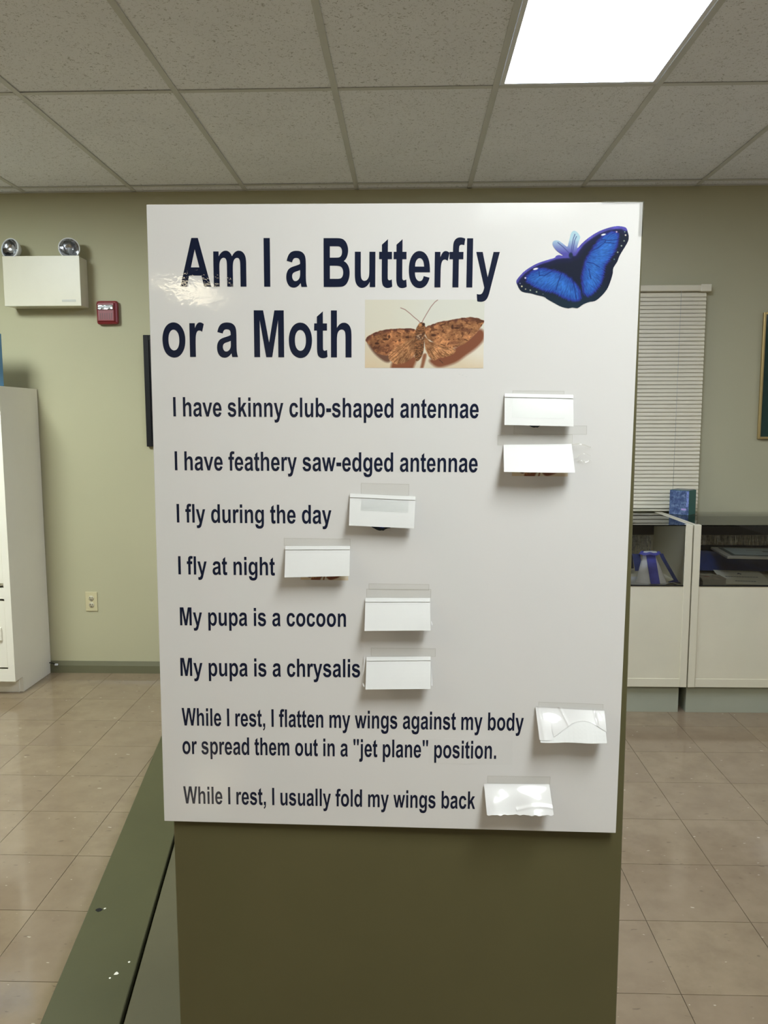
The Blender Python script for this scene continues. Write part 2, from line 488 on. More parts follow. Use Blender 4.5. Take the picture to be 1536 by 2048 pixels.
GL = {
'I': [570, "147 0;147 1466;443 1466;443 0"],
'l': [569, "147 0;147 1466;428 1466;428 0"],
'i': [569, "147 1206;147 1466;428 1466;428 1206", "147 0;147 1062;428 1062;428 0"],
'A': [1479, "1471 0;1149 0;1021 333;435 333;314 0;0 0;571 1466;884 1466", "926 580;724 1124;526 580"],
'M': [1706, "145 0;145 1466;588 1466;854 466;1117 1466;1561 1466;1561 0;1286 0;1286 1154;995 0;710 0;420 1154;420 0"],
'W': [1933, "358 0;8 1466;311 1466;532 459;800 1466;1152 1466;1409 442;1634 1466;1932 1466;1576 0;1262 0;970 1096;679 0"],
'v': [1139, "427 0;0 1062;295 1062;569 335;837 1062;1128 1062;706 0"],
'w': [1593, "346 0;10 1062;283 1062;482 366;665 1062;936 1062;1113 366;1316 1062;1593 1062;1252 0;982 0;799 683;619 0"],
'y': [1139, "14 1062;313 1062;567 308;815 1062;1106 1062;731 40;664 -145;Q627 -238 593 -287;Q559 -336 515 -366;Q471 -397 407 -414;Q342 -431 261 -431;Q179 -431 100 -414;75 -194;Q142 -207 196 -207;Q296 -207 344 -148;Q392 -90 417 1"],
'k': [1139, "137 0;137 1466;418 1466;418 688;747 1062;1093 1062;730 674;1119 0;816 0;549 477;418 340;418 0"],
'h': [1251, "418 1466;418 927;Q554 1086 743 1086;Q840 1086 918 1050;Q996 1014 1035 958;Q1075 902 1089 834;Q1104 766 1104 623;1104 0;823 0;823 561;Q823 728 807 773;Q791 818 750 844;Q710 871 649 871;Q579 871 524 837;Q469 803 443 734;Q418 666 418 532;418 0;137 0;137 1466"],
'n': [1251, "1113 0;832 0;832 542;Q832 714 814 764;Q796 815 755 843;Q715 871 658 871;Q585 871 527 831;Q469 791 447 725;Q426 659 426 481;426 0;145 0;145 1062;406 1062;406 906;Q545 1086 756 1086;Q849 1086 926 1052;Q1003 1019 1042 967;Q1082 915 1097 849;Q1113 783 1113 660"],
'u': [1251, "847 0;847 159;Q789 74 694 25;Q600 -24 495 -24;Q388 -24 303 23;Q218 70 180 155;Q142 240 142 390;142 1062;423 1062;423 574;Q423 350 438 299;Q454 249 495 219;Q536 190 599 190;Q671 190 728 229;Q785 269 806 327;Q827 386 827 614;827 1062;1108 1062;1108 0"],
'm': [1821, "124 0;124 1062;383 1062;383 917;Q522 1086 714 1086;Q816 1086 891 1044;Q966 1002 1014 917;Q1084 1002 1165 1044;Q1246 1086 1338 1086;Q1455 1086 1536 1038;Q1617 991 1657 899;Q1686 831 1686 679;1686 0;1405 0;1405 607;Q1405 765 1376 811;Q1337 871 1256 871;Q1197 871 1145 835;Q1093 799 1070 729;Q1047 660 1047 510;1047 0;766 0;766 582;Q766 737 751 782;Q736 827 704 849;Q673 871 619 871;Q554 871 502 836;Q450 801 427 735;Q405 669 405 516;405 0"],
'r': [797, "416 0;135 0;135 1062;396 1062;396 911;Q463 1018 516 1052;Q570 1086 638 1086;Q734 1086 823 1033;736 788;Q665 834 604 834;Q545 834 504 801;Q463 769 439 684;Q416 599 416 328"],
't': [682, "634 1062;634 838;442 838;442 410;Q442 280 447 258;Q453 237 472 223;Q492 209 520 209;Q559 209 633 236;657 18;Q559 -24 435 -24;Q359 -24 298 1;Q237 27 208 67;Q180 108 169 177;Q160 226 160 375;160 838;31 838;31 1062;160 1062;160 1273;442 1437;442 1062"],
'f': [682, "24 1062;180 1062;180 1142;Q180 1276 208 1342;Q237 1408 313 1449;Q390 1491 507 1491;Q627 1491 742 1455;704 1259;Q637 1275 575 1275;Q514 1275 487 1246;Q461 1218 461 1137;461 1062;671 1062;671 841;461 841;461 0;180 0;180 841;24 841"],
'o': [1251, "82 546;Q82 686 151 817;Q220 948 346 1017;Q473 1086 629 1086;Q870 1086 1024 929;Q1178 773 1178 534;Q1178 293 1022 134;Q867 -24 631 -24;Q485 -24 352 42;Q220 108 151 235;Q82 363 82 546", "370 531;Q370 373 445 289;Q520 205 630 205;Q740 205 814 289;Q889 373 889 533;Q889 689 814 773;Q740 857 630 857;Q520 857 445 773;Q370 689 370 531"],
'e': [1139, "762 338;1042 291;Q988 137 871 56;Q755 -24 580 -24;Q303 -24 170 157;Q65 302 65 523;Q65 787 203 936;Q341 1086 552 1086;Q789 1086 926 929;Q1063 773 1057 450;353 450;Q356 325 421 255;Q486 186 583 186;Q649 186 694 222;Q739 258 762 338", "778 622;Q775 744 715 807;Q655 871 569 871;Q477 871 417 804;Q357 737 358 622"],
'c': [1139, "1073 748;796 698;Q782 781 732 823;Q683 865 604 865;Q499 865 436 792;Q374 720 374 550;Q374 361 437 283;Q501 205 608 205;Q688 205 739 250;Q790 296 811 407;1087 360;Q1044 170 922 73;Q800 -24 595 -24;Q362 -24 223 123;Q85 270 85 530;Q85 793 224 939;Q363 1086 600 1086;Q794 1086 908 1002;Q1023 919 1073 748"],
's': [1139, "48 303;330 346;Q348 264 403 221;Q458 179 557 179;Q666 179 721 219;Q758 247 758 294;Q758 326 738 347;Q717 367 644 384;Q304 459 213 521;Q87 607 87 760;Q87 898 196 992;Q305 1086 534 1086;Q752 1086 858 1015;Q964 944 1004 805;739 756;Q722 818 674 851;Q627 884 539 884;Q428 884 380 853;Q348 831 348 796;Q348 766 376 745;Q414 717 638 666;Q863 615 952 541;Q1040 466 1040 332;Q1040 186 918 81;Q796 -24 557 -24;Q340 -24 213 64;Q87 152 48 303"],
'a': [1139, "357 738;102 784;Q145 938 250 1012;Q355 1086 562 1086;Q750 1086 842 1041;Q934 997 971 928;Q1009 860 1009 677;1006 349;Q1006 209 1019 142;Q1033 76 1070 0;792 0;Q781 28 765 83;755 116;Q683 46 601 11;Q519 -24 426 -24;Q262 -24 167 65;Q73 154 73 290;Q73 380 116 450;Q159 521 236 558;Q314 596 460 624;Q657 661 733 693;733 721;Q733 802 693 836;Q653 871 542 871;Q467 871 425 841;Q383 812 357 738", "733 510;Q679 492 562 467;Q445 442 409 418;Q354 379 354 319;Q354 260 398 217;Q442 174 510 174;Q586 174 655 224;Q706 262 722 317;Q733 353 733 454"],
'b': [1251, "135 0;135 1466;416 1466;416 938;Q546 1086 724 1086;Q918 1086 1045 945;Q1172 805 1172 542;Q1172 270 1042 123;Q913 -24 728 -24;Q637 -24 548 21;Q460 67 396 156;396 0", "414 554;Q414 389 466 310;Q539 198 660 198;Q753 198 818 277;Q884 357 884 528;Q884 710 818 790;Q752 871 649 871;Q548 871 481 792;Q414 714 414 554"],
'p': [1251, "139 1062;401 1062;401 906;Q452 986 539 1036;Q626 1086 732 1086;Q917 1086 1046 941;Q1175 796 1175 537;Q1175 271 1045 123;Q915 -24 730 -24;Q642 -24 570 11;Q499 46 420 131;420 -404;139 -404", "417 549;Q417 370 488 284;Q559 199 661 199;Q759 199 824 277;Q889 356 889 535;Q889 702 822 783;Q755 864 656 864;Q553 864 485 784;Q417 705 417 549"],
'g': [1251, "121 -70;442 -109;Q450 -165 479 -186;Q519 -216 605 -216;Q715 -216 770 -183;Q807 -161 826 -112;Q839 -77 839 17;839 172;Q713 0 521 0;Q307 0 182 181;Q84 324 84 537;Q84 804 212 945;Q341 1086 532 1086;Q729 1086 857 913;857 1062;1120 1062;1120 109;Q1120 -79 1089 -172;Q1058 -265 1002 -318;Q946 -371 852 -401;Q759 -431 616 -431;Q346 -431 233 -338;Q120 -246 120 -104", "372 553;Q372 384 437 305;Q503 227 599 227;Q702 227 773 307;Q844 388 844 546;Q844 711 776 791;Q708 871 604 871;Q503 871 437 792;Q372 714 372 553"],
'B': [1479, "150 0;150 1466;736 1466;Q910 1466 995 1451;Q1081 1437 1148 1391;Q1216 1345 1261 1268;Q1306 1192 1306 1097;Q1306 994 1250 908;Q1195 822 1100 779;Q1234 740 1306 646;Q1378 552 1378 425;Q1378 325 1331 230;Q1285 136 1204 79;Q1124 23 1006 10;Q932 2 649 0", "446 1222;446 883;640 883;Q813 883 855 888;Q931 897 974 940;Q1018 984 1018 1055;Q1018 1123 980 1165;Q943 1208 869 1217;Q825 1222 616 1222", "446 639;446 247;720 247;Q880 247 923 256;Q989 268 1030 314;Q1072 361 1072 439;Q1072 505 1040 551;Q1008 597 947 618;Q887 639 685 639"],
'-': [682, "80 391;80 672;632 672;632 391"],
'.': [569, "147 0;147 281;428 281;428 0"],
',': [569, "139 0;139 281;420 281;420 80;Q420 -42 399 -112;Q378 -183 319 -239;Q261 -295 171 -327;116 -211;Q201 -183 237 -134;Q273 -85 275 0"],
'"': [971, "174 948;113 1251;113 1466;397 1466;397 1251;343 948", "628 948;567 1251;567 1466;853 1466;853 1251;792 948"],
'j': [569, "136 1206;136 1466;417 1466;417 1206", "417 1062;417 36;Q417 -166 390 -248;Q364 -331 289 -378;Q214 -425 97 -425;Q55 -425 7 -417;Q-41 -410 -97 -395;-48 -155;Q-28 -159 -11 -161;Q6 -163 20 -163;Q61 -163 88 -145;Q115 -128 125 -102;Q136 -77 136 51;136 1062"],
}
def contour(s, n=5):
    out = []
    for tok in s.split(';'):
        if tok[0] == 'Q':
            cx, cy, x, y = map(float, tok[1:].split())
            x0, y0 = out[-1]
            for k in range(1, n+1):
                t = k/n
                out.append(((1-t)**2*x0+2*t*(1-t)*cx+t*t*x, (1-t)**2*y0+2*t*(1-t)*cy+t*t*y))
        else:
            out.append(tuple(map(float, tok.split())))
    if len(out) > 2 and abs(out[0][0]-out[-1][0]) < 1 and abs(out[0][1]-out[-1][1]) < 1: out.pop()
    return out
GC = {}
for chh, dd in GL.items():
    cs = [contour(s) for s in dd[1:]]
    # split into outer pieces with their holes
    def area(c): return sum(a[0]*b[1]-b[0]*a[1] for a, b in zip(c, c[1:]+c[:1]))
    groups = []
    def inside(p, c):
        r = False
        for (x0, y0), (x1, y1) in zip(c, c[1:]+c[:1]):
            if (y0 > p[1]) != (y1 > p[1]) and p[0] < (x1-x0)*(p[1]-y0)/(y1-y0)+x0: r = not r
        return r
    outs = [c for c in cs if not any(c is not d and inside(c[0], d) for d in cs)]
    for o_ in outs:
        groups.append([o_]+[c for c in cs if c is not o_ and inside(c[0], o_)])
    tri = []
    for gset in groups:
        pts = [q for c in gset for q in c]
        tr = tessellate_polygon([[Vector((a, b, 0)) for a, b in c] for c in gset])
        tri.append((pts, tr))
    xs = [q[0] for c in cs for q in c]
    GC[chh] = (dd[0], min(xs), max(xs), tri)
GC['d'] = (1251, 1251-GC['b'][2], 1251-GC['b'][1], [([(1251-x, y) for x, y in pts], [t[::-1] for t in tr]) for pts, tr in GC['b'][3]])

def text_line(txt, u0, u1, v0, v1, cap, parent, name, mat, s=.25, space=569, frame=B):
    """lettering from u0 to u1 (mm), baseline at v0 on the left and v1 on the right"""
    x = 0; items = []
    for c in txt:
        if c == ' ': x += space; continue
        items.append((c, x)); x += GC[c][0]
    lo = items[0][1]+GC[items[0][0]][1]; hi = items[-1][1]+GC[items[-1][0]][2]
    kx = (u1-u0)/(hi-lo); ky = cap/1466
    V, Fc = [], []
    for c, xo in items:
        for pts, tr in GC[c][3]:
            b0 = len(V)
            for a, b in pts:
                u = u0+(a+xo-lo)*kx
                V.append(frame(u, v0+(v1-v0)*(u-u0)/(u1-u0)-b*ky, s))
            for t in tr:
                q = [V[b0+i] for i in t]
                nrm = (q[1]-q[0]).cross(q[2]-q[0])
                Fc.append([b0+i for i in (t if nrm.y < 0 else t[::-1])])
    return link(name, from_py(V, Fc), mat, parent)

LINES = [("Am I a Butterfly", 50.6, 547.8, 123.9, 126.0, 73.6, 560), ("or a Moth", 19.7, 319.6, 232.6, 232.8, 72.3, 560),
 ("I have skinny club-shaped antennae", 34.1, 520.3, 326.3, 326.3, 30.6, 569), ("I have feathery saw-edged antennae", 34.3, 520.4, 412.6, 411.6, 30.6, 569),
 ("I fly during the day", 35.3, 287.4, 497.6, 496.9, 30.4, 569), ("I fly at night", 35.6, 194.8, 583.4, 582.9, 30.3, 569),
 ("My pupa is a cocoon", 36.2, 310.9, 669.0, 666.9, 30.5, 569), ("My pupa is a chrysalis", 34.8, 334.2, 755.3, 751.9, 31.0, 569),
 ("While I rest, I flatten my wings against my body", 35.0, 604.4, 841.2, 837.8, 30.6, 569),
 ("or spread them out in a \"jet plane\" position.", 34.8, 560.4, 891.2, 887.3, 30.8, 569),
 ("While I rest, I usually fold my wings back", 34.2, 527.4, 979.2, 975.8, 30.8, 569)]
for i, (t, a, b, c, d, cap, sp_) in enumerate(LINES):
    text_line(t, a, b, c, d, cap, board, 'title_lettering' if i < 2 else 'lettering', M_INKB, space=sp_)

# ---- printed pictures, painted point by point into a fine mesh
def smooth_poly(P, n=6):
    P = [np.array(p, float) for p in P]; o = []
    N = len(P)
    for i in range(N):
        p0, p1, p2, p3 = P[i-1], P[i], P[(i+1) % N], P[(i+2) % N]
        for k in range(n):
            t = k/n
            o.append(.5*((2*p1)+(-p0+p2)*t+(2*p0-5*p1+4*p2-p3)*t*t+(-p0+3*p1-3*p2+p3)*t**3))
    return np.array(o)
def seg_dist(X, Y, a, b):
    d = b-a; L = (d@d)+1e-9
    t = np.clip(((X-a[0])*d[0]+(Y-a[1])*d[1])/L, 0, 1)
    return np.hypot(X-a[0]-t*d[0], Y-a[1]-t*d[1])
def sdf(X, Y, P):
    D = np.full(X.shape, 1e9); ins = np.zeros(X.shape, bool)
    for a, b in zip(P, np.roll(P, -1, 0)):
        D = np.minimum(D, seg_dist(X, Y, a, b))
        if a[1] != b[1]:
            c = ((a[1] > Y) != (b[1] > Y)) & (X < (b[0]-a[0])*(Y-a[1])/(b[1]-a[1])+a[0]); ins ^= c
    return np.where(ins, D, -D)
def line_dist(X, Y, P):
    D = np.full(X.shape, 1e9)
    P = [np.array(p, float) for p in P]
    for a, b in zip(P, P[1:]): D = np.minimum(D, seg_dist(X, Y, a, b))
    return D
def vnoise(X, Y, s, seed):
    rs = np.random.RandomState(seed); G = rs.rand(64, 64)
    x, y = X/s, Y/s; xi, yi = np.floor(x).astype(int), np.floor(y).astype(int)
    fx, fy = x-xi, y-yi; fx = fx*fx*(3-2*fx); fy = fy*fy*(3-2*fy)
    gg = lambda a, b: G[a % 64, b % 64]
    return (gg(xi, yi)*(1-fx)+gg(xi+1, yi)*fx)*(1-fy)+(gg(xi, yi+1)*(1-fx)+gg(xi+1, yi+1)*fx)*fy
def blend(C, c, a):
    c = np.array(c, float) if not isinstance(c, np.ndarray) else c
    return C*(1-a[..., None])+c*a[..., None]
def stepf(d, w): return np.clip(d/w+.5, 0, 1)
def to_mesh(name, X, Y, C, mask, conv, K=1.18):
    ny, nx = X.shape
    c = C/255.0; L = np.where(c <= .04045, c/12.92, ((c+.055)/1.055)**2.4)*K
    L = np.clip(L, 0, .95)
    V = conv(X.ravel(), Y.ravel())
    idx = np.arange(nx*ny).reshape(ny, nx)
    q = np.stack([idx[:-1, :-1], idx[1:, :-1], idx[1:, 1:], idx[:-1, 1:]], -1).reshape(-1, 4)
    if mask is not None:
        mk = mask[:-1, :-1] & mask[1:, 1:] & mask[1:, :-1] & mask[:-1, 1:]
        q = q[mk.ravel()]
        used = np.unique(q); rm = np.zeros(nx*ny, int); rm[used] = np.arange(len(used))
        q = rm[q]; V = V[used]; L = L.reshape(-1, 3)[used]
    else: L = L.reshape(-1, 3)
    me = bpy.data.meshes.new(name)
    me.vertices.add(len(V)); me.vertices.foreach_set('co', V.astype(np.float32).ravel())
    me.loops.add(len(q)*4); me.loops.foreach_set('vertex_index', q.astype(np.int32).ravel())
    me.polygons.add(len(q)); me.polygons.foreach_set('loop_start', np.arange(0, len(q)*4, 4, dtype=np.int32))
    me.update(calc_edges=True); me.validate()
    at = me.color_attributes.new('Col', 'FLOAT_COLOR', 'POINT')
    at.data.foreach_set('color', np.concatenate([L, np.ones((len(L), 1))], 1).astype(np.float32).ravel())
    me.materials.append(M_PRINT)
    return me

def paint_butterfly():
    nx, ny = 400, 308
    X, Y = np.meshgrid(np.linspace(85, 1432, nx), np.linspace(130, 1158, ny))
    O = smooth_poly([(92,812),(118,762),(180,692),(260,632),(360,580),(480,540),(545,520),(562,497),(596,486),(640,492),(590,455),(548,415),(515,360),(525,318),(560,306),(600,316),(650,352),(692,383),(704,350),(718,285),(736,216),(765,190),(805,205),(838,248),(846,280),(830,330),(817,400),(870,340),(950,270),(1050,205),(1160,160),(1260,137),(1340,140),(1390,160),(1410,210),(1425,265),(1418,320),(1390,380),(1350,450),(1320,510),(1300,570),(1256,650),(1250,720),(1225,820),(1190,910),(1130,990),(1055,1055),(980,1070),(910,1100),(845,1145),(780,1140),(725,1149),(640,1128),(560,1085),(480,1040),(430,1005),(340,983),(270,962),(190,950),(145,925),(112,870)], 4)
    d = sdf(X, Y, O)
    C = np.zeros(X.shape+(3,)); C[:] = (13, 22, 44)
    C = blend(C, (20, 40, 56), np.clip((Y-780)/300, 0, 1))
    # violet halo along the leading edges
    rim = [(92,812),(118,762),(180,692),(260,632),(360,580),(480,540),(560,512),(650,500),(720,500)]
    rim2 = [(780,470),(817,410),(870,340),(950,270),(1050,205),(1160,160),(1260,140),(1340,142),(1385,165)]
    w1 = stepf(30-line_dist(X, Y, rim), 22); w2 = stepf(34-line_dist(X, Y, rim2), 22)
    v = vnoise(X, Y, 60, 1)[..., None]
    C = blend(C, np.array((82, 78, 168.))*(.85+.3*v), np.maximum(w1, w2))
    C = blend(C, (26, 26, 82), .5*stepf(70-np.minimum(line_dist(X, Y, rim), line_dist(X, Y, rim2)), 60)*(1-np.maximum(w1, w2)))
    # pale antenna patch
    ant = (sdf(X, Y, smooth_poly([(640,500),(600,456),(548,415),(512,360),(522,315),(560,303),(600,314),(650,350),(692,383),(704,350),(718,285),(736,214),(765,188),(806,203),(842,248),(848,280),(830,330),(815,400),(790,470),(730,500)], 4)) > -3)
    t = np.clip((Y-300)/170, 0, 1)[..., None]
    pc = np.array((168, 200, 214.))*(1-t)+np.array((78, 76, 160.))*t
    C = np.where(ant[..., None], pc, C)
    for L in ([(580,335),(640,385),(700,445),(735,480)], [(780,235),(762,290),(750,380),(742,470)], [(800,262),(780,310),(770,380),(760,450)]):
        C = blend(C, (60, 66, 130), .75*stepf(5-line_dist(X, Y, L), 6))
    C = blend(C, (24, 40, 66), stepf(24-np.hypot((X-740), (Y-492)*.7), 14))
    # blue fields
    ang = np.arctan2(Y-520, X-780)
    st = vnoise(ang*190, np.hypot(X-780, Y-520)*.12, 3.2, 5); st2 = vnoise(ang*420, np.hypot(X-780, Y-520)*.1, 3.0, 8)
    for P in ([(215,785),(250,720),(310,685),(370,662),(470,672),(560,690),(650,722),(730,778),(800,850),(858,940),(866,1020),(830,1048),(770,1042),(700,1018),(630,985),(560,948),(430,918),(330,880),(260,832)],
              [(1100,280),(1160,236),(1240,215),(1292,250),(1285,340),(1262,430),(1205,530),(1150,620),(1130,720),(1110,820),(1050,920),(975,985),(925,960),(900,880),(890,760),(905,650),(925,560),(975,460),(1030,370)]):
        dd = sdf(X, Y, smooth_poly(P, 4))+30*(st2-.5)
        base = np.array((26, 66, 150.))+(np.array((48, 108, 190.))-np.array((26, 66, 150.)))*np.clip((st*.55+dd/170), 0, 1)[..., None]
        base = base*(.80+.35*st2[..., None])
        edge = np.array((42, 42, 150.))
        C = blend(C, edge, .85*stepf(dd+16, 26)); C = blend(C, base, stepf(dd-2, 34))
    for L in ([(985,440),(1060,400),(1140,335),(1250,345)], [(935,575),(1010,590),(1090,640)], [(1100,300),(1200,310),(1290,300)], [(370,740),(430,740),(520,690)], [(640,700),(600,820),(575,920)], [(1140,335),(1150,310)], [(370,740),(365,690)], [(760,760),(800,900),(820,1020)], [(960,660),(990,780)]):
        C = blend(C, (12, 34, 98), .75*stepf(5-line_dist(X, Y, L), 7))
    for (x, y, r, c) in ((1120,240,12,(230,230,240)),(1275,207,10,(190,160,190)),(1383,247,10,(215,205,190)),(1372,207,7,(120,150,150)),(1369,317,8,(150,165,150)),(1340,377,9,(170,180,165)),(1298,456,9,(160,170,155)),(1260,542,8,(90,120,130)),
                         (322,658,13,(235,230,240)),(202,770,10,(220,215,225)),(140,838,8,(120,130,150)),(162,874,10,(225,215,170)),(208,908,8,(180,175,150)),(266,922,9,(160,175,150)),(342,943,9,(165,175,150)),(420,970,6,(90,110,110))):
        ex = 2.0 if y in (240, 658) else 1
        C = blend(C, c, stepf(r-np.hypot((X-x)/ex+(.5*(Y-y) if ex > 1 else 0), Y-y), 7))
    kx, ky = (743-573.8)/(1425-92), (157.4-35)/(1149-137)
    conv = lambda x, y: np.stack([(573.8+(x-92)*kx)/1000-.381, np.full(x.shape, -.0003), BH-(35+(y-137)*ky)/1000], 1)
    return to_mesh('butterfly_picture', X, Y, C, d > 0, conv)

def paint_moth():
    nx, ny = 470, 270
    X, Y = np.meshgrid(np.linspace(57, 1463, nx), np.linspace(52, 862, ny))
    C = np.zeros(X.shape+(3,)); C[:] = (214, 211, 196)
    C = blend(C, (212, 213, 204), np.clip((X-350)/500, 0, 1)*np.clip((560-Y)/300, 0, 1))
    C = blend(C, (214, 196, 166), np.clip((Y-380)/480, 0, 1)*np.clip(.35+abs(X-760)/900, 0, 1))
    C = blend(C, (224, 219, 205), stepf(150-np.hypot((X-1420)*.8, Y-640), 200)*.8)
    def shade(P, c, w, a=1):
        nonlocal C
        C = blend(C, c, a*stepf(sdf(X, Y, smooth_poly(P, 4)), w))
    shade([(1463,430),(1463,520),(1380,620),(1260,710),(1150,790),(1020,840),(930,855),(860,820),(830,760),(1000,700),(1150,600),(1300,500),(1400,400)], (122,70,48), 40, .95)
    shade([(390,900),(380,800),(450,770),(560,760),(640,720),(670,770),(640,850),(620,900)], (130,76,50), 36, .95)
    shade([(715,880),(730,800),(750,700),(790,700),(770,800),(745,880)], (135,82,56), 22, .9)
    shade([(90,560),(130,640),(200,720),(300,790),(360,780),(330,690),(200,620)], (96,62,48), 30, .9)
    n1 = vnoise(X, Y, 26, 2); n2 = vnoise(X+.6*Y, Y*1.6, 13, 3); n3 = vnoise(X, Y, 70, 4)
    def wing(P, c0, c1, sw=10):
        nonlocal C
        dd = sdf(X, Y, smooth_poly(P, 5))+7*(n1-.5)
        f = np.clip(.2+.9*n1*.6+.5*n2-.1, 0, 1)[..., None]
        col = np.array(c0, float)*(1-f)+np.array(c1, float)*f
        col = col*(.78+.4*n3[..., None])
        C = blend(C, col, stepf(dd, sw)); return dd
    hl = [(345,690),(420,600),(520,540),(640,480),(680,620),(650,700),(590,760),(540,800),(440,815),(380,790),(340,750)]
    hr = [(760,480),(820,540),(900,560),(1010,600),(1130,640),(1110,690),(1040,725),(940,742),(880,770),(830,740),(780,640)]
    wing(hl, (122,78,52), (204,150,104)); wing(hr, (122,78,52), (204,150,104))
    fan = vnoise(np.arctan2(Y-460, X-690)*160, np.hypot(X-690, Y-460)*.05, 3.0, 9)
    hm = np.maximum(sdf(X, Y, smooth_poly(hl, 4)), sdf(X, Y, smooth_poly(hr, 4)))
    C = blend(C, (96,62,38), .55*(fan > .55)*stepf(hm, 10))
    fl = [(66,520),(120,470),(220,425),(330,402),(480,392),(600,394),(655,410),(660,470),(600,520),(520,560),(430,610),(350,680),(320,715),(240,700),(180,670),(130,600),(80,560)]
    fr = [(775,380),(850,345),(960,310),(1080,290),(1200,268),(1300,258),(1380,268),(1440,290),(1466,308),(1440,350),(1400,410),(1330,490),(1250,560),(1160,605),(1080,625),(980,600),(880,560),(790,500),(765,440)]
    dl = wing(fl, (112,68,46), (192,134,88)); dr = wing(fr, (116,72,48), (194,138,92))
    # dark leading edges and mottling
    le = np.minimum(line_dist(X, Y, [(70,520),(120,470),(220,425),(330,402),(480,394),(640,402)]), line_dist(X, Y, [(785,378),(850,345),(960,310),(1080,290),(1200,268),(1300,260),(1400,275),(1455,305)]))
    ins = np.maximum(stepf(dl, 8), stepf(dr, 8))
    C = blend(C, (84,50,42), .8*stepf(16-le, 16)*ins*(.5+.5*n1))
    C = blend(C, (88,52,44), .75*stepf(34-le, 30)*ins*(vnoise(X, Y, 42, 12) > .52))
    mk = vnoise(X*.8+.5*Y, Y-.35*X, 22, 14)
    C = blend(C, (76,44,30), .65*np.clip((mk-.73)/.08, 0, 1)*ins)
    bl = stepf(60-line_dist(X, Y, [(150,640),(230,660),(330,640)]), 60)*ins
    C = blend(C, (88,52,40), .6*bl*(n2 > .45))
    for (x, y, a, b) in ((1090,372,14,26),(1150,385,38,10),(1170,350,46,8),(870,470,30,14),(345,490,14,20),(300,520,34,12),(560,495,24,12),(1320,290,60,22),(1110,560,70,20),(200,570,26,12),(930,410,40,7),(1260,410,60,20)):
        C = blend(C, (58,32,24) if a < 40 else (104,64,48), (.8 if a < 40 else .5)*stepf(1-np.hypot((X-x)/a, (Y-y)/b), .5)*ins)
    # body
    bd_ = [(690,345),(720,318),(752,330),(768,360),(780,400),(765,470),(760,560),(755,640),(735,720),(690,778),(655,765),(650,690),(640,600),(650,480),(662,400)]
    dd = sdf(X, Y, smooth_poly(bd_, 4)); col = np.array((112,76,50.))*(.6+.9*n2[..., None])
    C = blend(C, col, stepf(dd, 9))
    C = blend(C, (212,150,100), .7*stepf(22-np.hypot(X-712, (Y-350)*1.1), 14))
    C = blend(C, (60,40,34), stepf(17-np.hypot(X-750, Y-342), 9))
    C = blend(C, (196,172,150), .7*stepf(46-np.hypot(X-712, (Y-490)*1.3), 20)*(vnoise(X, Y, 14, 21) > .6))
    C = blend(C, (70,46,36), .6*stepf(60-np.hypot(X-710, (Y-480)), 30)*(vnoise(X, Y, 16, 22) > .55))
    for L in ([(708,322),(690,300),(640,260),(590,215),(530,168),(478,148)], [(733,320),(745,290),(790,210),(835,135),(880,80),(914,54)]):
        C = blend(C, (140,100,92), .9*stepf(4-line_dist(X, Y, L), 6))
    C = blend(C, (70,48,40), .8*stepf(4-line_dist(X, Y, [(945,765),(985,803)]), 6))
    kx, ky = (526-340.7)/(1463-57), (248.7-144.2)/(862-52)
    conv = lambda x, y: np.stack([(340.7+(x-57)*kx)/1000-.381, np.full(x.shape, -.0002), BH-(144.2+(y-52)*ky)/1000], 1)
    return to_mesh('moth_picture', X, Y, C, None, conv)

bf_me = paint_butterfly(); mo_me = paint_moth()
tag(link('butterfly_picture', bf_me, None, board), 'blue butterfly cut out with a pale antenna patch')
tag(link('moth_picture', mo_me, None, board), 'square-cut photo print of a brown moth')

def place_copy(me, src, dst, name):
    """scaled copy of a print: src (u,v) centre of the original, dst (u,v) new centre, width factor"""
    (su, sv), (du, dv), k = src, dst[:2], dst[2]
    o = link(name, me, None, board)
    a, b = B(su, sv), B(du, dv)
    o.scale = (k, 1, k); o.location = (b.x-a.x*k, 0, b.z-a.z*k)
    return o
place_copy(bf_me, (658, 157.4), (609, 340.6, .37), 'answer_picture')
place_copy(bf_me, (658, 157.4), (367, 507.2, .40), 'answer_picture')
place_copy(mo_me, (433, 248.7), (618.5, 417.0, .474), 'answer_picture')
place_copy(mo_me, (433, 248.7), (275.5, 589.4, .42), 'answer_picture')

# ---- lift-up flaps
FL = [([(559.9, 287.7), (666.3, 289.5), (665.6, 338.2), (559.3, 336.5)], 18, 0),
      ([(560.3, 368.1), (666.6, 365.8), (669.2, 409.5), (559.2, 408.9)], 28, 1),
      ([(317.5, 447.4), (422.4, 451.2), (420.5, 500.5), (317.3, 496.9)], 18, 0),
      ([(212.7, 533.9), (317.5, 532.6), (318.4, 577.7), (214.0, 581.6)], 22, 0),
      ([(342.8, 617.9), (447.6, 616.3), (448.6, 664.2), (342.8, 666.8)], 24, 0),
      ([(344.8, 716.8), (449.7, 714.0), (449.9, 761.1), (344.7, 764.1)], 24, 0),
      ([(623.4, 796.1), (733.1, 799.7), (733.9, 843.9), (627.8, 844.6)], 30, 2),
      ([(542.2, 930.9), (647.8, 928.2), (651.7, 967.4), (545.5, 969.4)], 30, 3)]
def quad(c, a, b):
    tl, tr, br, bl = [np.array(q) for q in c]
    return (tl*(1-a)+tr*a)*(1-b)+(bl*(1-a)+br*a)*b
flap_desc = ['white card flap with a greyish tape patch', 'white card flap bent at its right corner', 'white card flap tilted down to the right', 'white card flap beside the night line',
             'white card flap beside the cocoon line', 'white card flap beside the chrysalis line', 'white flap under crumpled clear film', 'white flap with a wrinkled clear film over its lower edge']
flaps = []
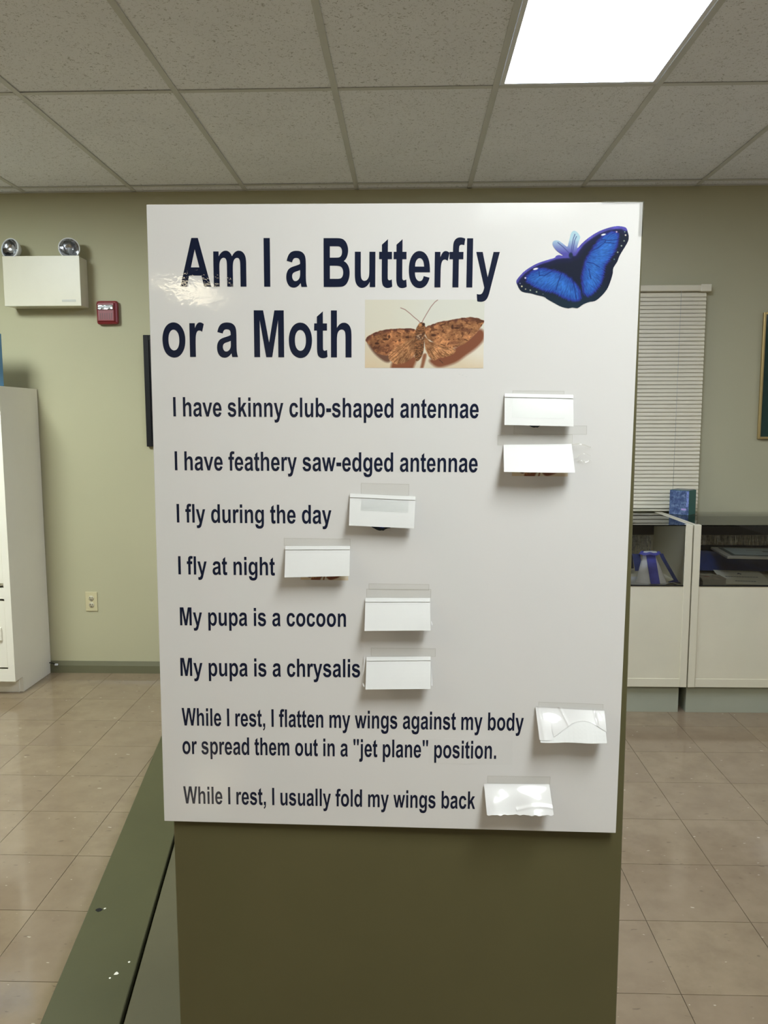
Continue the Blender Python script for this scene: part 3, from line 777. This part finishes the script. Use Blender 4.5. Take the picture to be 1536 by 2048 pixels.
for i, (c, s, kind) in enumerate(FL):
    def fn(a, b, c=c, s=s, kind=kind):
        q = quad(c, a, b)
        st = 1.8+(s-1.8)*(b**1.08)+1.2*math.sin(math.pi*b)*(.4+.6*a)
        if kind == 1: st += -9*max(0, a-.72)/.28*b*.5+3*math.sin(math.pi*a)*b
        if kind >= 2: st += 1.5*math.sin(3.1*a*math.pi+.5)*b
        return B(q[0], q[1], st)
    o = MB().grid(fn, 14, 8, thick=.0004).build('flap', M_PAPER, board)
    tag(o, flap_desc[i]); flaps.append(o)
    if kind in (0,):
        def hs(a, b, c=c):
            q = quad(c, a, b*.115)
            bb = b*.115
            return B(q[0], q[1], 2.6+.5*b+(s-1.8)*bb**1.08+1.2*math.sin(math.pi*bb)*(.4+.6*a))
        MB().grid(hs, 6, 1, thick=.0005).build('hinge_strip', M_PAPER, o)
    if kind in (2, 3):
        rs = np.random.RandomState(5+kind)
        ph = rs.rand(8)*6.28
        def fl_(a, b, c=c, s=s, ph=ph, kind=kind):
            aa = a*1.02-.01
            bmax = (.62+.28*math.sin(a*5.2+1.2)*(a > .2)+(.3 if a < .2 else 0)) if kind == 2 else 1.0+.012*math.sin(a*41)+.008*math.sin(a*67)
            b0 = -.06 if kind == 2 else 0.0
            bb = b0+(bmax-b0)*b
            q = quad(c, aa, max(0, bb) if kind == 3 else bb)
            st = 1.8+(s-1.8)*(max(bb, 0)**1.08)+1.2*math.sin(math.pi*max(0, min(1, bb)))*(.4+.6*a)+1.5*math.sin(3.1*a*math.pi+.5)*bb
            if kind == 2:     # two long folds running down from the top edge
                cr = 1.1*math.exp(-((a-.36-.20*bb)/.022)**2)+.8*math.exp(-((a-.85-.06*bb)/.016)**2)+.9*math.exp(-((a-.05-.03*bb)/.03)**2)
                cr += .35*math.sin(a*9+bb*4+ph[2])+.25*math.sin(bb*8-a*5+ph[3])
            else:
                cr = .9*math.exp(-((bb-.80-.10*math.sin(a*6))/.05)**2)*(a > .45)+.5*math.sin(a*6+ph[2])+.3*math.sin(bb*7+a*4+ph[3])
                cr += .5*math.exp(-((a-.12)/.05)**2-((bb-.6)/.18)**2)
            return B(q[0], q[1], st+1.3+cr*.75)
        tag(MB().grid(fl_, 70, 36, thick=.0001).build('plastic_film', M_FILM, o), 'crinkled glossy clear film')

def tape(u0, v0, u1, v1, s=.35, parent=board, name='clear_tape', rim=.6, skew=0):
    mb = MB()
    s += random.uniform(0, .12)
    def P(u, v): return B(u, v+skew*(u-u0)/(u1-u0), s)
    def rect(a, b, c, d, mi):
        vs = [mb.bm.verts.new(P(*q)) for q in ((a, b), (c, b), (c, d), (a, d))]
        mb.bm.faces.new(vs).material_index = mi
    rect(u0+rim, v0+rim, u1-rim, v1-rim, 0)
    rect(u0, v0, u1, v0+rim, 1); rect(u0, v1-rim, u1, v1, 1)
    rect(u0, v0+rim, u0+rim, v1-rim, 1); rect(u1-rim, v0+rim, u1, v1-rim, 1)
    return mb.build(name, [M_TAPE, M_TAPEE], parent, recalc=False)
for t in [(572.5, 283.0, 652.9, 289.2, .4), (551, 352.5, 668, 368.5, -1.5), (335, 430.5, 412, 449, 1), (210, 521, 318, 533.5, 0), (344.3, 603, 449.3, 617, -1),
          (352, 701.5, 457.9, 715.5, -1), (627.5, 787.5, 732.7, 799, 2), (547, 917, 650.6, 929.7, -1), (348, 594, 446, 604, 0), (576, 337, 690, 351, 0)]:
    tape(*t[:4], skew=t[4])
# tape patches lying on flaps
def on_flap(i, a0, b0, a1, b1, name, mat, lift=.55):
    c, s, kind = FL[i]
    def fn(a, b):
        A, Bb = a0+(a1-a0)*a, b0+(b1-b0)*b
        q = quad(c, A, Bb)
        st = 1.8+(s-1.8)*(Bb**1.08)+1.2*math.sin(math.pi*Bb)*(.4+.6*A)
        return B(q[0], q[1], st+lift)
    return MB().grid(fn, 8, 4).build(name, mat, flaps[i])
tag(on_flap(0, .11, .13, .87, .76, 'tape_patch', M_TAPEG), 'greyish matt tape')
on_flap(2, .17, .14, .90, .52, 'tape_patch', M_TAPE)
# loops of loose tape at the right of the second flap
def ribbon(pts, wv, name):
    pts = [Vector(B(*q)) for q in pts]; mb = MB(); prev = None
    for q in pts:
        a = mb.bm.verts.new(q); b = mb.bm.verts.new(q+Vector((0, -wv/1000*.5, -wv/1000)))
        if prev: mb.bm.faces.new((prev[0], a, b, prev[1])).smooth = True
        prev = (a, b)
    return tag(mb.build(name, M_TAPEE, board), 'loose curled clear tape')
ribbon([(667+3*k, 366-2*math.sin(k*.4)+.25*k, 2+4*math.sin(k*.35)) for k in range(11)], 1.6, 'tape_curl')
ribbon([(671+2.6*k, 388-8*math.sin(k*.26), 2+4*math.sin(k*.3)) for k in range(11)], 1.0, 'tape_curl')
ribbon([(677+2.0*k, 392-1.5*math.sin(k*.8), 1+2*math.sin(k*.3)) for k in range(11)], 1.4, 'tape_curl')
def sliver(pts, name='tape_sliver'):
    mb = MB(); vs = [mb.bm.verts.new(B(u, v, s)) for u, v, s in pts]; mb.bm.faces.new(vs); return mb.build(name, M_FILM, board)
sliver([(450.2, 727, 6), (451.5, 733, 9), (453.4, 757, 20), (451, 757, 20), (450.2, 742, 12)])
sliver([(341.4, 713, 3), (343, 717, 4), (340.9, 738, 10), (339.8, 744, 12), (340.8, 730, 8)])
sliver([(339.6, 755, 16), (343, 759, 19), (342.6, 762, 20), (340.0, 759, 18)])
sliver([(449.5, 650, 16), (452.6, 655, 18), (451.2, 657.5, 19), (449.6, 654, 18)])
# replacement sticker carrying the word "position."
MB().box(B(449, 0).x, B(587, 0).x, -.00015, .0002, BH-.8978, BH-.8546).build('text_patch', laminate('sticker laminate', (.825, .82, .81)), board)
for (u, v, a) in ((489, 258, .5), (494, 259.5, -.4), (500, 262, .3)):
    MB().prism([(-2, -.15), (0, -.4), (2, .1), (.5, .35)], 'y', 0, -.0002*1000).build('scuff_mark', M_TAPEG, board, B(u, v, .05)).scale = (.001, .001, .001)
# clear tape folded over the top right corner
tag(MB().box(B(700, 0).x, B(763.2, 0).x, -.0006, .006, BH-.002, BH+.0012).box(B(757, 0).x, B(763.2, 0).x, -.0006, .006, BH-.05, BH+.0012).build('corner_tape', M_TAPE, board), 'clear tape over the top right corner')

# ------------------------------------------------------------------ tall cabinet, far left
CW = .92
cab = empty('tall_cabinet', (-2.10, YW-.004, 0), 'tall white cabinet with glass upper door against the wall at far left', 'cabinet')
D = .404     # depth; local y 0 at the wall, front at -D
b = MB()
b.box(-.02, 0, -D, 0, .084, 1.65).box(-.02, 0, -D+.066, 0, 0, .0845)
b.box(-CW, -CW+.02, -D, 0, 0.0, 1.65)
b.box(-CW+.02, -.02, -.012, 0, .0, 1.65)
b.box(-CW+.02, -.02, -D, -.012, 1.63, 1.65).box(-CW+.02, -.02, -D, -.012, .084, .10)
b.box(-CW+.02, -.02, -D+.01, -.012, .60, .615).box(-CW+.02, -.02, -D+.01, -.012, 1.0, 1.015)
b.build('body', M_CAB, cab)
f = MB()
f.box(-.036, 0, -D-.018, -D, .084, 1.65).box(-CW, -CW+.036, -D-.018, -D, .084, 1.65)
f.box(-CW+.036, -.036, -D-.018, -D, .084, .150).box(-CW+.036, -.036, -D-.018, -D, .535, .592)
f.box(-CW+.036, -.036, -D-.018, -D, .998, 1.05).box(-CW+.036, -.036, -D-.018, -D, 1.60, 1.65)
f.build('face_frame', M_CAB, cab)
MB().box(-CW+.02, -.02, -D+.058, -D+.066, 0, .084).build('toe_kick', M_CAB, cab)
for z0, z1, hz, hx in ((.160, .522, .345, -.068), (.618, .986, .795, -.075)):
    for side in (0, 1):
        xa, xb = (-.460, -.038) if side == 0 else (-CW+.038, -.464)
        d_ = MB().box(xa, xb, -D-.014, -D+.002, z0, z1, bev=.001).build('door', M_CAB, cab)
        hxx = hx if side == 0 else -CW-hx
        MB().box(hxx-.009, hxx+.009, -D-.026, -D-.014, hz-.036, hz+.036, bev=.003, seg=2).build('handle', M_CAB, d_)
gd = MB()
for xa, xb in ((-.460, -.037), (-CW+.037, -.464)):
    q = MB().box(xa, xb, -D-.006, -D-.002, 1.052, 1.598).build('glass_door', M_GLASS, cab)
MB().box(-CW+.02, -.02, -D+.05, -.02, 1.30, 1.312).build('shelf', M_CAB, cab)
MB().box(-CW+.02, -.02, -.018, -.0125, 1.02, 1.62).build('back_lining', M_BLACKF, cab)
# something dark standing inside behind the glass
for k in range(6):
    x = -.10-.12*k; h = random.uniform(.16, .24)
    j = MB().lathe([(0, 0), (.035, 0), (.038, .01), (.034, h*.5), (.02, h*.8), (.026, h), (0, h)], 16, Matrix.Translation((-2.10+x, YW-.20, 1.016))).build('glass_vase', M_DARK)
    tag(j, 'small dark vase inside the tall white cabinet, '+['nearest its right side', 'second from its right side', 'third from its right side', 'third from its left side', 'second from its left side', 'nearest its left side'][k], 'vase', 'dark vases inside the tall cabinet')
tag(MB().box(-2.42, -2.155, 4.16, 4.24, 1.651, 1.93, bev=.002).build('blue_box', M_BLUEB), 'blue box on top of the tall white cabinet, cut by the left edge', 'box')

# ------------------------------------------------------------------ emergency light
em = empty('emergency_light', (-1.99, YW, 2.095), 'cream emergency light unit with two round lamps high on the left wall', 'emergency light')
MB().box(-.21, .207, -.108, 0, 0, .262, bev=.004, seg=2).build('housing', M_EMBOX, em)
MB().box(-.213, .210, -.114, -.1065, -.002, .264, bev=.0015).build('front_cover', M_EMBOX, em)
np_ = MB().box(.105, .182, -.1155, -.1135, .020, .032, bev=.0008)
for k in range(9): np_.box(.110+k*.0078, .1145+k*.0078, -.1165, -.1150, .023, .029)
np_.build('embossed_nameplate', simple('cream nameplate', (.52, .51, .43), .4), em)
for hx, rot in ((-.170, Euler((math.radians(84), 0, math.radians(-14)))), (.147, Euler((math.radians(90), 0, math.radians(16))))):
    R4 = Matrix.Translation((hx, -.085, .305)) @ rot.to_matrix().to_4x4()
    # lathe axis: +z of the lamp points out of the lens
    hd = MB().lathe([(0, -.040), (.022, -.038), (.040, -.026), (.052, -.006), (.056, .010), (.056, .018), (.051, .020), (.051, .012)], 32, R4)
    hd.tube([(hx, -.06, .262), (hx, -.06, .285), tuple((R4 @ Vector((0, 0, -.03)))[:])], .009, 10)
    h_ = hd.build('lamp_head', M_FIX, em)
    MB().lathe([(0.006, -.016), (.02, -.012), (.035, -.004), (.047, .008), (.051, .014)], 28, R4).build('reflector', M_CHROME, h_)
    MB().lathe([(0, .024), (.02, .0235), (.04, .021), (.051, .017)], 28, R4).build('lens', M_LENS, h_)
    MB().lathe([(0, .004), (.004, .002), (.005, -.014), (0, -.016)], 10, R4).build('bulb', M_PAPER, h_)

# ------------------------------------------------------------------ fire alarm
fa = empty('fire_alarm', (-1.6715, YW, 2.003), 'red fire alarm strobe on the wall below the emergency light', 'alarm')
MB().box(-.060, .060, -.034, 0, 0, .129, bev=.014, seg=4).build('housing', M_RED, fa)
MB().box(-.052, .046, -.042, -.029, .014, .118, bev=.006, seg=3).build('front_cover', M_RED, fa)
gr = MB()
for k in range(6): gr.box(-.036+k*.0125, -.031+k*.0125, -.0428, -.0415, .026, .060, bev=.0004)
gr.build('sounder_grille', M_REDD, fa)
MB().box(-.046, .038, -.050, -.044, .078, .104, bev=.004, seg=2).build('strobe_lens', M_LENS, fa)
MB().box(-.040, .026, -.0475, -.0445, .088, .097, bev=.001).build('flash_tube', M_PAPER, fa)
MB().box(-.046, .038, -.0446, -.0441, .078, .104).build('strobe_reflector', M_CHROME, fa)

# ------------------------------------------------------------------ outlet, plug at the baseboard
ou = empty('wall_outlet', (-1.8415, YW, .369), 'ivory duplex wall outlet between the tall cabinet and the poster board', 'outlet')
MB().box(-.035, .035, -.006, 0, 0, .114, bev=.002, seg=2).build('cover_plate', M_IVORY, ou)
for z in (.037, .077):
    r_ = MB().lathe([(0, .003), (.015, .003), (.016, .0), ], 20, Matrix.Translation((0, -.006, z)) @ Matrix.Rotation(math.radians(90), 4, 'X')).build('receptacle', simple('ivory receptacle', (.50, .45, .30), .4), ou)
    MB().box(-.0075, -.005, -.0096, -.0088, z-.001, z+.008).box(.005, .0075, -.0096, -.0088, z, z+.007).box(-.002, .002, -.0096, -.0088, z-.010, z-.006).build('slots', M_BLACK, r_)
MB().lathe([(0, .0012), (.003, .001), (.0035, 0)], 10, Matrix.Translation((0, -.006, .057)) @ Matrix.Rotation(math.radians(90), 4, 'X')).build('screw', M_CHROME, ou)
cl = empty('cable_end', (-2.06, YW-.018, .047), 'small black cable with white tip on the baseboard beside the tall cabinet', 'cable')
MB().tube([(-.040, -.004, .016), (-.02, -.004, .014), (-.006, -.005, .008)], .003, 8).build('cord', M_BLACK, cl)
MB().box(-.008, .010, -.010, .001, 0, .010, bev=.002, seg=2).build('tip', M_PAPER, cl)

# ------------------------------------------------------------------ framed pictures
def frame_pic(name, x0, x1, z0, z1, t, mf, mi_, label, cat, fw_=.014, d=.018, tilt=0):
    r_ = empty(name, ((x0+x1)/2, YW, z0), label, cat)
    w_ = (x1-x0)/2; h = z1-z0
    m_ = MB()
    m_.box(-w_, -w_+fw_, -d, -.001, 0, h, bev=.002).box(w_-fw_, w_, -d, -.001, 0, h, bev=.002)
    m_.box(-w_+fw_, w_-fw_, -d, -.001, 0, fw_, bev=.002).box(-w_+fw_, w_-fw_, -d, -.001, h-fw_, h, bev=.002)
    m_.build('frame', mf, r_)
    MB().box(-w_+fw_, w_-fw_, -d+.008, -.002, fw_, h-fw_).build('panel', mi_, r_)
    return r_
pf = frame_pic('picture_frame', -1.477, -.93, 1.325, 1.945, 0, M_BLACK, simple('dark picture print', (.02, .022, .026), .2), 'black framed picture on the wall, mostly hidden behind the poster board', 'picture', .030, .026)
pf.rotation_euler = (0, math.radians(-.0), 0)
frame_pic('green_board', 1.932, 2.85, 1.363, 2.05, 0, M_GOLD, M_GREEN, 'dark green board in a thin brass frame at the right edge of the wall', 'board', .013, .02)

# ------------------------------------------------------------------ window and blind
win = MB()
win.box(.74, .78, YW-.012, YW-.0005, .975, 2.17).box(1.55, 1.59, YW-.012, YW-.0005, .975, 2.17).box(.78, 1.55, YW-.012, YW-.0005, 2.13, 2.17).box(.78, 1.55, YW-.012, YW-.0005, .975, 1.02).box(.78, 1.55, YW-.010, YW-.0005, 1.47, 1.50)
w1 = struct('window_1', win, M_CASE)
MB().box(.78, 1.55, YW-.006, YW-.003, 1.02, 2.13).build('pane', simple('night window pane', (.01, .012, .015), .05), w1)
bl = empty('window_blind', (1.17, 4.474, 2.19), 'closed cream horizontal slat blind hanging on the window right of the pillar', 'blind')
MB().box(-.445, .443, -.018, .020, -.030, .002, bev=.003).build('headrail', M_BLIND, bl)
MB().box(.405, .462, -.022, .024, -.033, .006, bev=.003, seg=2).build('end_bracket', M_BLIND, bl)
sl_pts = []
wd, th = .0245, .0005
top, bot = [], []
for k in range(6):
    a = -wd/2+wd*k/5
    hgt = .0028*(1-(2*a/wd)**2)
    top.append((a, hgt+th)); bot.append((a, hgt))
prof = top+bot[::-1]
ca, sa = math.cos(math.radians(68)), math.sin(math.radians(68))
prof = [(-(y_*sa)-x_*ca*-1, x_*sa*-1-(-y_)*ca*-1) for x_, y_ in prof]
# profile in (y,z): slat closed, its upper edge leaning back, belly towards the room
prof = []
for (x_, y_) in top+bot[::-1]:
    yy = -y_*sa - x_*ca*-1
    zz = x_*sa + y_*ca*-1*-1
    prof.append((yy, zz))
slat = MB().prism(prof, 'x', -.440, .440).me('slat'); slat.materials.append(M_BLIND)
zz = -.048
n = 0
while zz > -1.206:
    o = link('slat', slat, None, bl, (0, -.004, zz+random.uniform(-.0004, .0004)))
    o.rotation_euler = (random.uniform(-.02, .02), random.uniform(-.0007, .0007), 0)
    zz -= .0213; n += 1
MB().box(-.440, .440, -.010, .010, -1.2265, -1.2155, bev=.002).build('bottom_rail', M_BLIND, bl)
for x in (.302, -.302):
    MB().tube([(x, -.0175, -.03), (x-.002, -.0165, -.6), (x-.004, -.0165, -1.215)], .0011, 6).build('ladder_cord', simple('cord', (.50, .49, .42), .6), bl)

# ------------------------------------------------------------------ glass display cases
YF = 3.91
def case(x0, x1, label, toe0, toe1):
    W_ = x1-x0; dp = YW-.020-YF
    r_ = empty('display_case', (x0, YF, 0), label, 'display case')
    p_ = .034
    MB().box(0, p_, 0, p_, .139, .9585, bev=.0015).build('front_post', M_CASE, r_)
    MB().box(W_-p_, W_, 0, p_, .139, .9585, bev=.0015).build('front_post', M_CASE, r_)
    MB().box(0, .018, p_, dp, .139, .9585).build('side_panel', M_CASE, r_)
    MB().box(W_-.018, W_, p_, dp, .139, .9585).build('side_panel', M_CASE, r_)
    MB().box(p_, W_-p_, .004, .020, .139, .182, bev=.001).build('bottom_rail', M_CASE, r_)
    MB().box(p_, W_-p_, .007, .020, .182, .652).build('front_panel', M_CASE, r_)
    MB().box(p_, W_-p_, .004, .018, .6525, .657).build('track', M_BLACK, r_)
    MB().box(.018, W_-.018, .020, dp-.012, .632, .648).build('deck', M_CASE, r_)
    MB().box(.018, W_-.018, dp-.012, dp, .139, .829).build('back_panel', M_CABIN, r_)
    MB().box(.018, W_-.018, dp-.016, dp, .830, .884).build('dark_strip', M_DARK, r_)  # dark brown strip across the upper back of the case
    MB().box(.018, W_-.018, .020, dp-.012, .139, .150).build('floor_panel', M_CASE, r_)
    MB().box(p_, W_-p_, .008, .013, .6575, .9525).build('front_glass', M_GLASS, r_)
    MB().box(.0185, W_-.0185, .0345, dp, .9535, .9585).box(p_+.0005, W_-p_-.0005, .0005, .0345, .9535, .9585).build('top_glass', M_GLASST, r_)
    MB().box(toe0-x0, toe1-x0, .030, .045, 0, .1385).build('toe_kick', M_TOE, r_)
    MB().box(toe0-x0, toe0-x0+.015, .045, dp, 0, .1385).box(toe1-x0-.015, toe1-x0, .045, dp, 0, .1385).build('plinth', M_TOE, r_)
    return r_
case(.172, 1.3935, 'cream glass-topped display case right beside the pillar with blue ribbon inside', .20, 1.366)
case(1.4005, 2.622, 'cream glass-topped display case at the far right holding certificates', 1.4045, 2.6)

def fringe(x0, x1, z0, z1, y, label):
    mb = MB(); x = x0
    while x < x1:
        w_ = random.uniform(.002, .006); h = random.uniform(.4, 1)*(z1-z0)
        dx = random.uniform(-.004, .004)
        v = [mb.bm.verts.new(q) for q in ((x, y+random.uniform(-.01, .01), z1), (x+w_, y, z1), (x+w_+dx, y-.006, z1-h), (x+dx, y-.004, z1-h))]
        mb.bm.faces.new(v); x += w_*1.1
    return tag(mb.build('foil_fringe', M_FOIL), label, 'fringe')
fringe(1.43, 2.59, .752, .829, 4.45, 'silver foil fringe along the back of the right display case')
fringe(1.0, 1.352, .70, .829, 4.44, 'silver foil fringe at the back of the left display case beside the ribbon')

def cloth(name, fn, mat, label, nu=30, nv=16):
    return tag(MB().grid(fn, nu, nv, thick=.002).build(name, mat), label, 'cloth')
cloth('satin_cloth', lambda a, b: (1.44+1.12*a, 4.255+.145*b, .652+.112*math.sin(math.pi*min(1, b*.9+.03))*(.82+.18*math.sin(a*14))+.008*math.sin(a*23+b*4)*b+.006), M_NAVYF, 'navy satin cloth bunched up inside the right display case', 50, 20)
cloth('black_cloth', lambda a, b: (1.44+1.14*a, 4.420+.006*math.sin(a*40), .655+.125*b), M_BLACKF, 'black cloth hanging behind the navy satin in the right display case', 60, 4)
cloth('dark_cloth', lambda a, b: (.95+.26*a, 4.25+.1*b, .65+.115*math.sin(math.pi*(.1+.8*b))*(.9+.1*math.sin(a*12))), M_BLACKF, 'dark cloth on the deck of the left display case behind the ribbon', 20, 10)

# framed certificate resting on the satin
ce = empty('framed_certificate', (1.85, 4.13, .775), 'silver framed certificate lying on the navy satin in the right display case', 'certificate', rz=-.10)
MB().box(-.235, .235, -.15, .15, 0, .014, bev=.003).build('frame', simple('silver frame', (.42, .41, .36), .35), ce)
MB().box(-.205, .205, -.122, .122, .0142, .0155).build('mat_border', simple('dark green border', (.05, .07, .06), .4), ce)
MB().box(-.185, .185, -.104, .104, .0157, .0165).build('certificate_sheet', simple('pale blue certificate', (.42, .50, .50), .3), ce)
MB().box(-.02, .015, -.02, .01, .0167, .0170).box(-.09, .09, .03, .034, .0167, .0170).box(-.07, .07, -.06, -.057, .0167, .0170).build('printed_marks', M_INKG, ce)
# loose certificate leaning back
pc = empty('certificate_paper', (1.70, 3.97, .652), 'cream certificate sheet with small emblem lying at the front of the right display case', 'paper', rz=-.165)
sh = lambda z: Matrix.Rotation(math.radians(4), 4, 'X')
MB().box(-.115, .115, 0, .27, 0, .0015, M=sh(0)).build('sheet', M_PAPERC, pc)
em_ = MB()
em_.prism([(-.008, .205), (.0, .222), (.012, .20), (.006, .185), (.0, .198), (-.012, .188)], 'z', .0017, .002)
em_.build('emblem', M_INKG, pc, rot=(math.radians(4), 0, 0))
pl = MB()
for y0_, n_, w_ in ((.135, 12, .16), (.05, 8, .10)):
    for k in range(n_):
        pl.box(-w_/2+k*w_/n_, -w_/2+(k+.8)*w_/n_, y0_, y0_+.010, .0017, .002)
pl.build('printed_line', M_INKG, pc, rot=(math.radians(4), 0, 0))
bk = empty('booklet', (1.525, 3.965, .649), 'grey booklet with a reddish cover print in the left front of the right display case', 'booklet', rz=-.06)
MB().box(-.055, .06, 0, .11, 0, .030, bev=.002).build('pages', simple('grey booklet pages', (.26, .24, .19), .6), bk)
MB().box(-.056, .061, -.001, .111, .0302, .0325).build('cover', simple('cover print', (.42, .38, .31), .5, var=.35, vs=40), bk)
MB().box(-.03, -.005, .05, .062, .0327, .0332).build('red_print', simple('dull red print', (.30, .08, .06), .5), bk)
tag(MB().box(1.452, 1.470, 3.955, 4.06, .649, .672, bev=.003).build('card_box', M_DARK), 'dark small box squeezed against the left post of the right display case', 'box')

# standing award ribbon in the left case
rb = empty('award_ribbon', (1.235, 4.05, .6485), 'blue and white satin award ribbon standing in the left display case', 'ribbon')
def cone(a, b):
    th_ = (a-.5)*math.pi*1.15
    rr = .030+.045*b
    return (rr*math.sin(th_)*1.0, -.055*b-.0+.0-rr*math.cos(th_)*.6+.03, .135*(1-b)+.002)
MB().grid(cone, 24, 10, thick=.001).build('white_body', M_WHITE, rb)
MB().grid(lambda a, b: (-.022+.046*a+.004*b, -.060*b-(.030+.045*b)*.6+.0285-.003, .138*(1-b)+.003), 6, 10, thick=.0015).build('centre_streamer', M_RIB, rb)
MB().grid(lambda a, b: (.058*math.cos(a*2*math.pi)*(1-.35*b), .03*math.sin(a*2*math.pi)*(1-.35*b)+.01, .140+.012*math.sin(math.pi*b)+.003*math.sin(a*37)), 60, 6, thick=.001).build('ruffle', M_RIB, rb)
MB().lathe([(0, .006), (.03, .005), (.036, 0)], 24, Matrix.Translation((0, .008, .150)) @ Matrix.Scale(.55, 4, (0, 1, 0))).build('rosette_centre', M_WHITE, rb)
MB().grid(lambda a, b: (.040+.020*a+.075*b**1.4, -.01-.03*b, .142*(1-b)+.004+.012*math.sin(math.pi*b)), 5, 12, thick=.0012).build('tail', M_RIBD, rb)
MB().grid(lambda a, b: (-.085+.040*a+.012*b, .03-.02*b, .138-.085*b), 5, 8, thick=.0012).build('tail', M_RIBD, rb)
MB().grid(lambda a, b: (.085+.055*a, -.052+.03*b, .004+.012*math.sin(math.pi*a)*math.sin(math.pi*(b*.8+.1))), 8, 6, thick=.001).build('tail_end', M_RIBD, rb)
tag(MB().box(1.04, 1.205, 3.945, 4.16, .6485, .652).build('white_sheet', M_PAPER), 'white paper sheet lying left of the award ribbon in the left display case', 'paper')
tag(MB().grid(lambda a, b: (1.275+.075*a, 3.95+.06*b, .6495+.016*math.sin(math.pi*a)*(1-b)), 8, 5, thick=.001).build('folded_card', M_PAPER), 'small folded white card beside the foot of the award ribbon', 'card')

# ------------------------------------------------------------------ box on the right case
vx = Vector((1.506-1.424, 4.326-4.394, 0)); rzb = math.atan2(vx.y, vx.x)
bx = empty('gift_box', (1.424, 4.370, .9587), 'small blue patterned box with teal sides standing on the glass display case', 'box', rz=rzb)
lw, ld, lh = vx.length, .098, .133
MB().box(0, lw, 0, ld, 0, lh, bev=.0012).build('carton', M_TEAL, bx)
def blue_print():
    mt, nt, p = new_mat('blue patterned print')
    v = coords(nt)
    a = noise(nt, 55, 4, .65, v, .6)
    nt.links.new(ramp(nt, a, [(.3, (.022, .045, .10)), (.48, (.07, .11, .23)), (.6, (.15, .22, .33)), (.75, (.28, .31, .48))]), p.inputs['Base Color'])
    p.inputs['Roughness'].default_value = .3
    return mt
MB().box(.001, lw-.001, -.0008, -.0002, .001, lh-.001).build('front_print', blue_print(), bx)
MB().box(lw*.62, lw*.86, -.0014, -.0009, .026, .036).build('pink_label', simple('pink label', (.50, .38, .68), .4), bx)
MB().box(lw-.014, lw-.003, -.0013, -.0009, .045, lh-.004).build('spine_print', simple('spine print', (.22, .28, .55), .4, var=.5, vs=120), bx)
MB().box(.006, lw-.004, .01, ld-.01, lh, lh+.003, bev=.001).build('lid_flap', simple('grey flap', (.22, .23, .2), .5), bx)
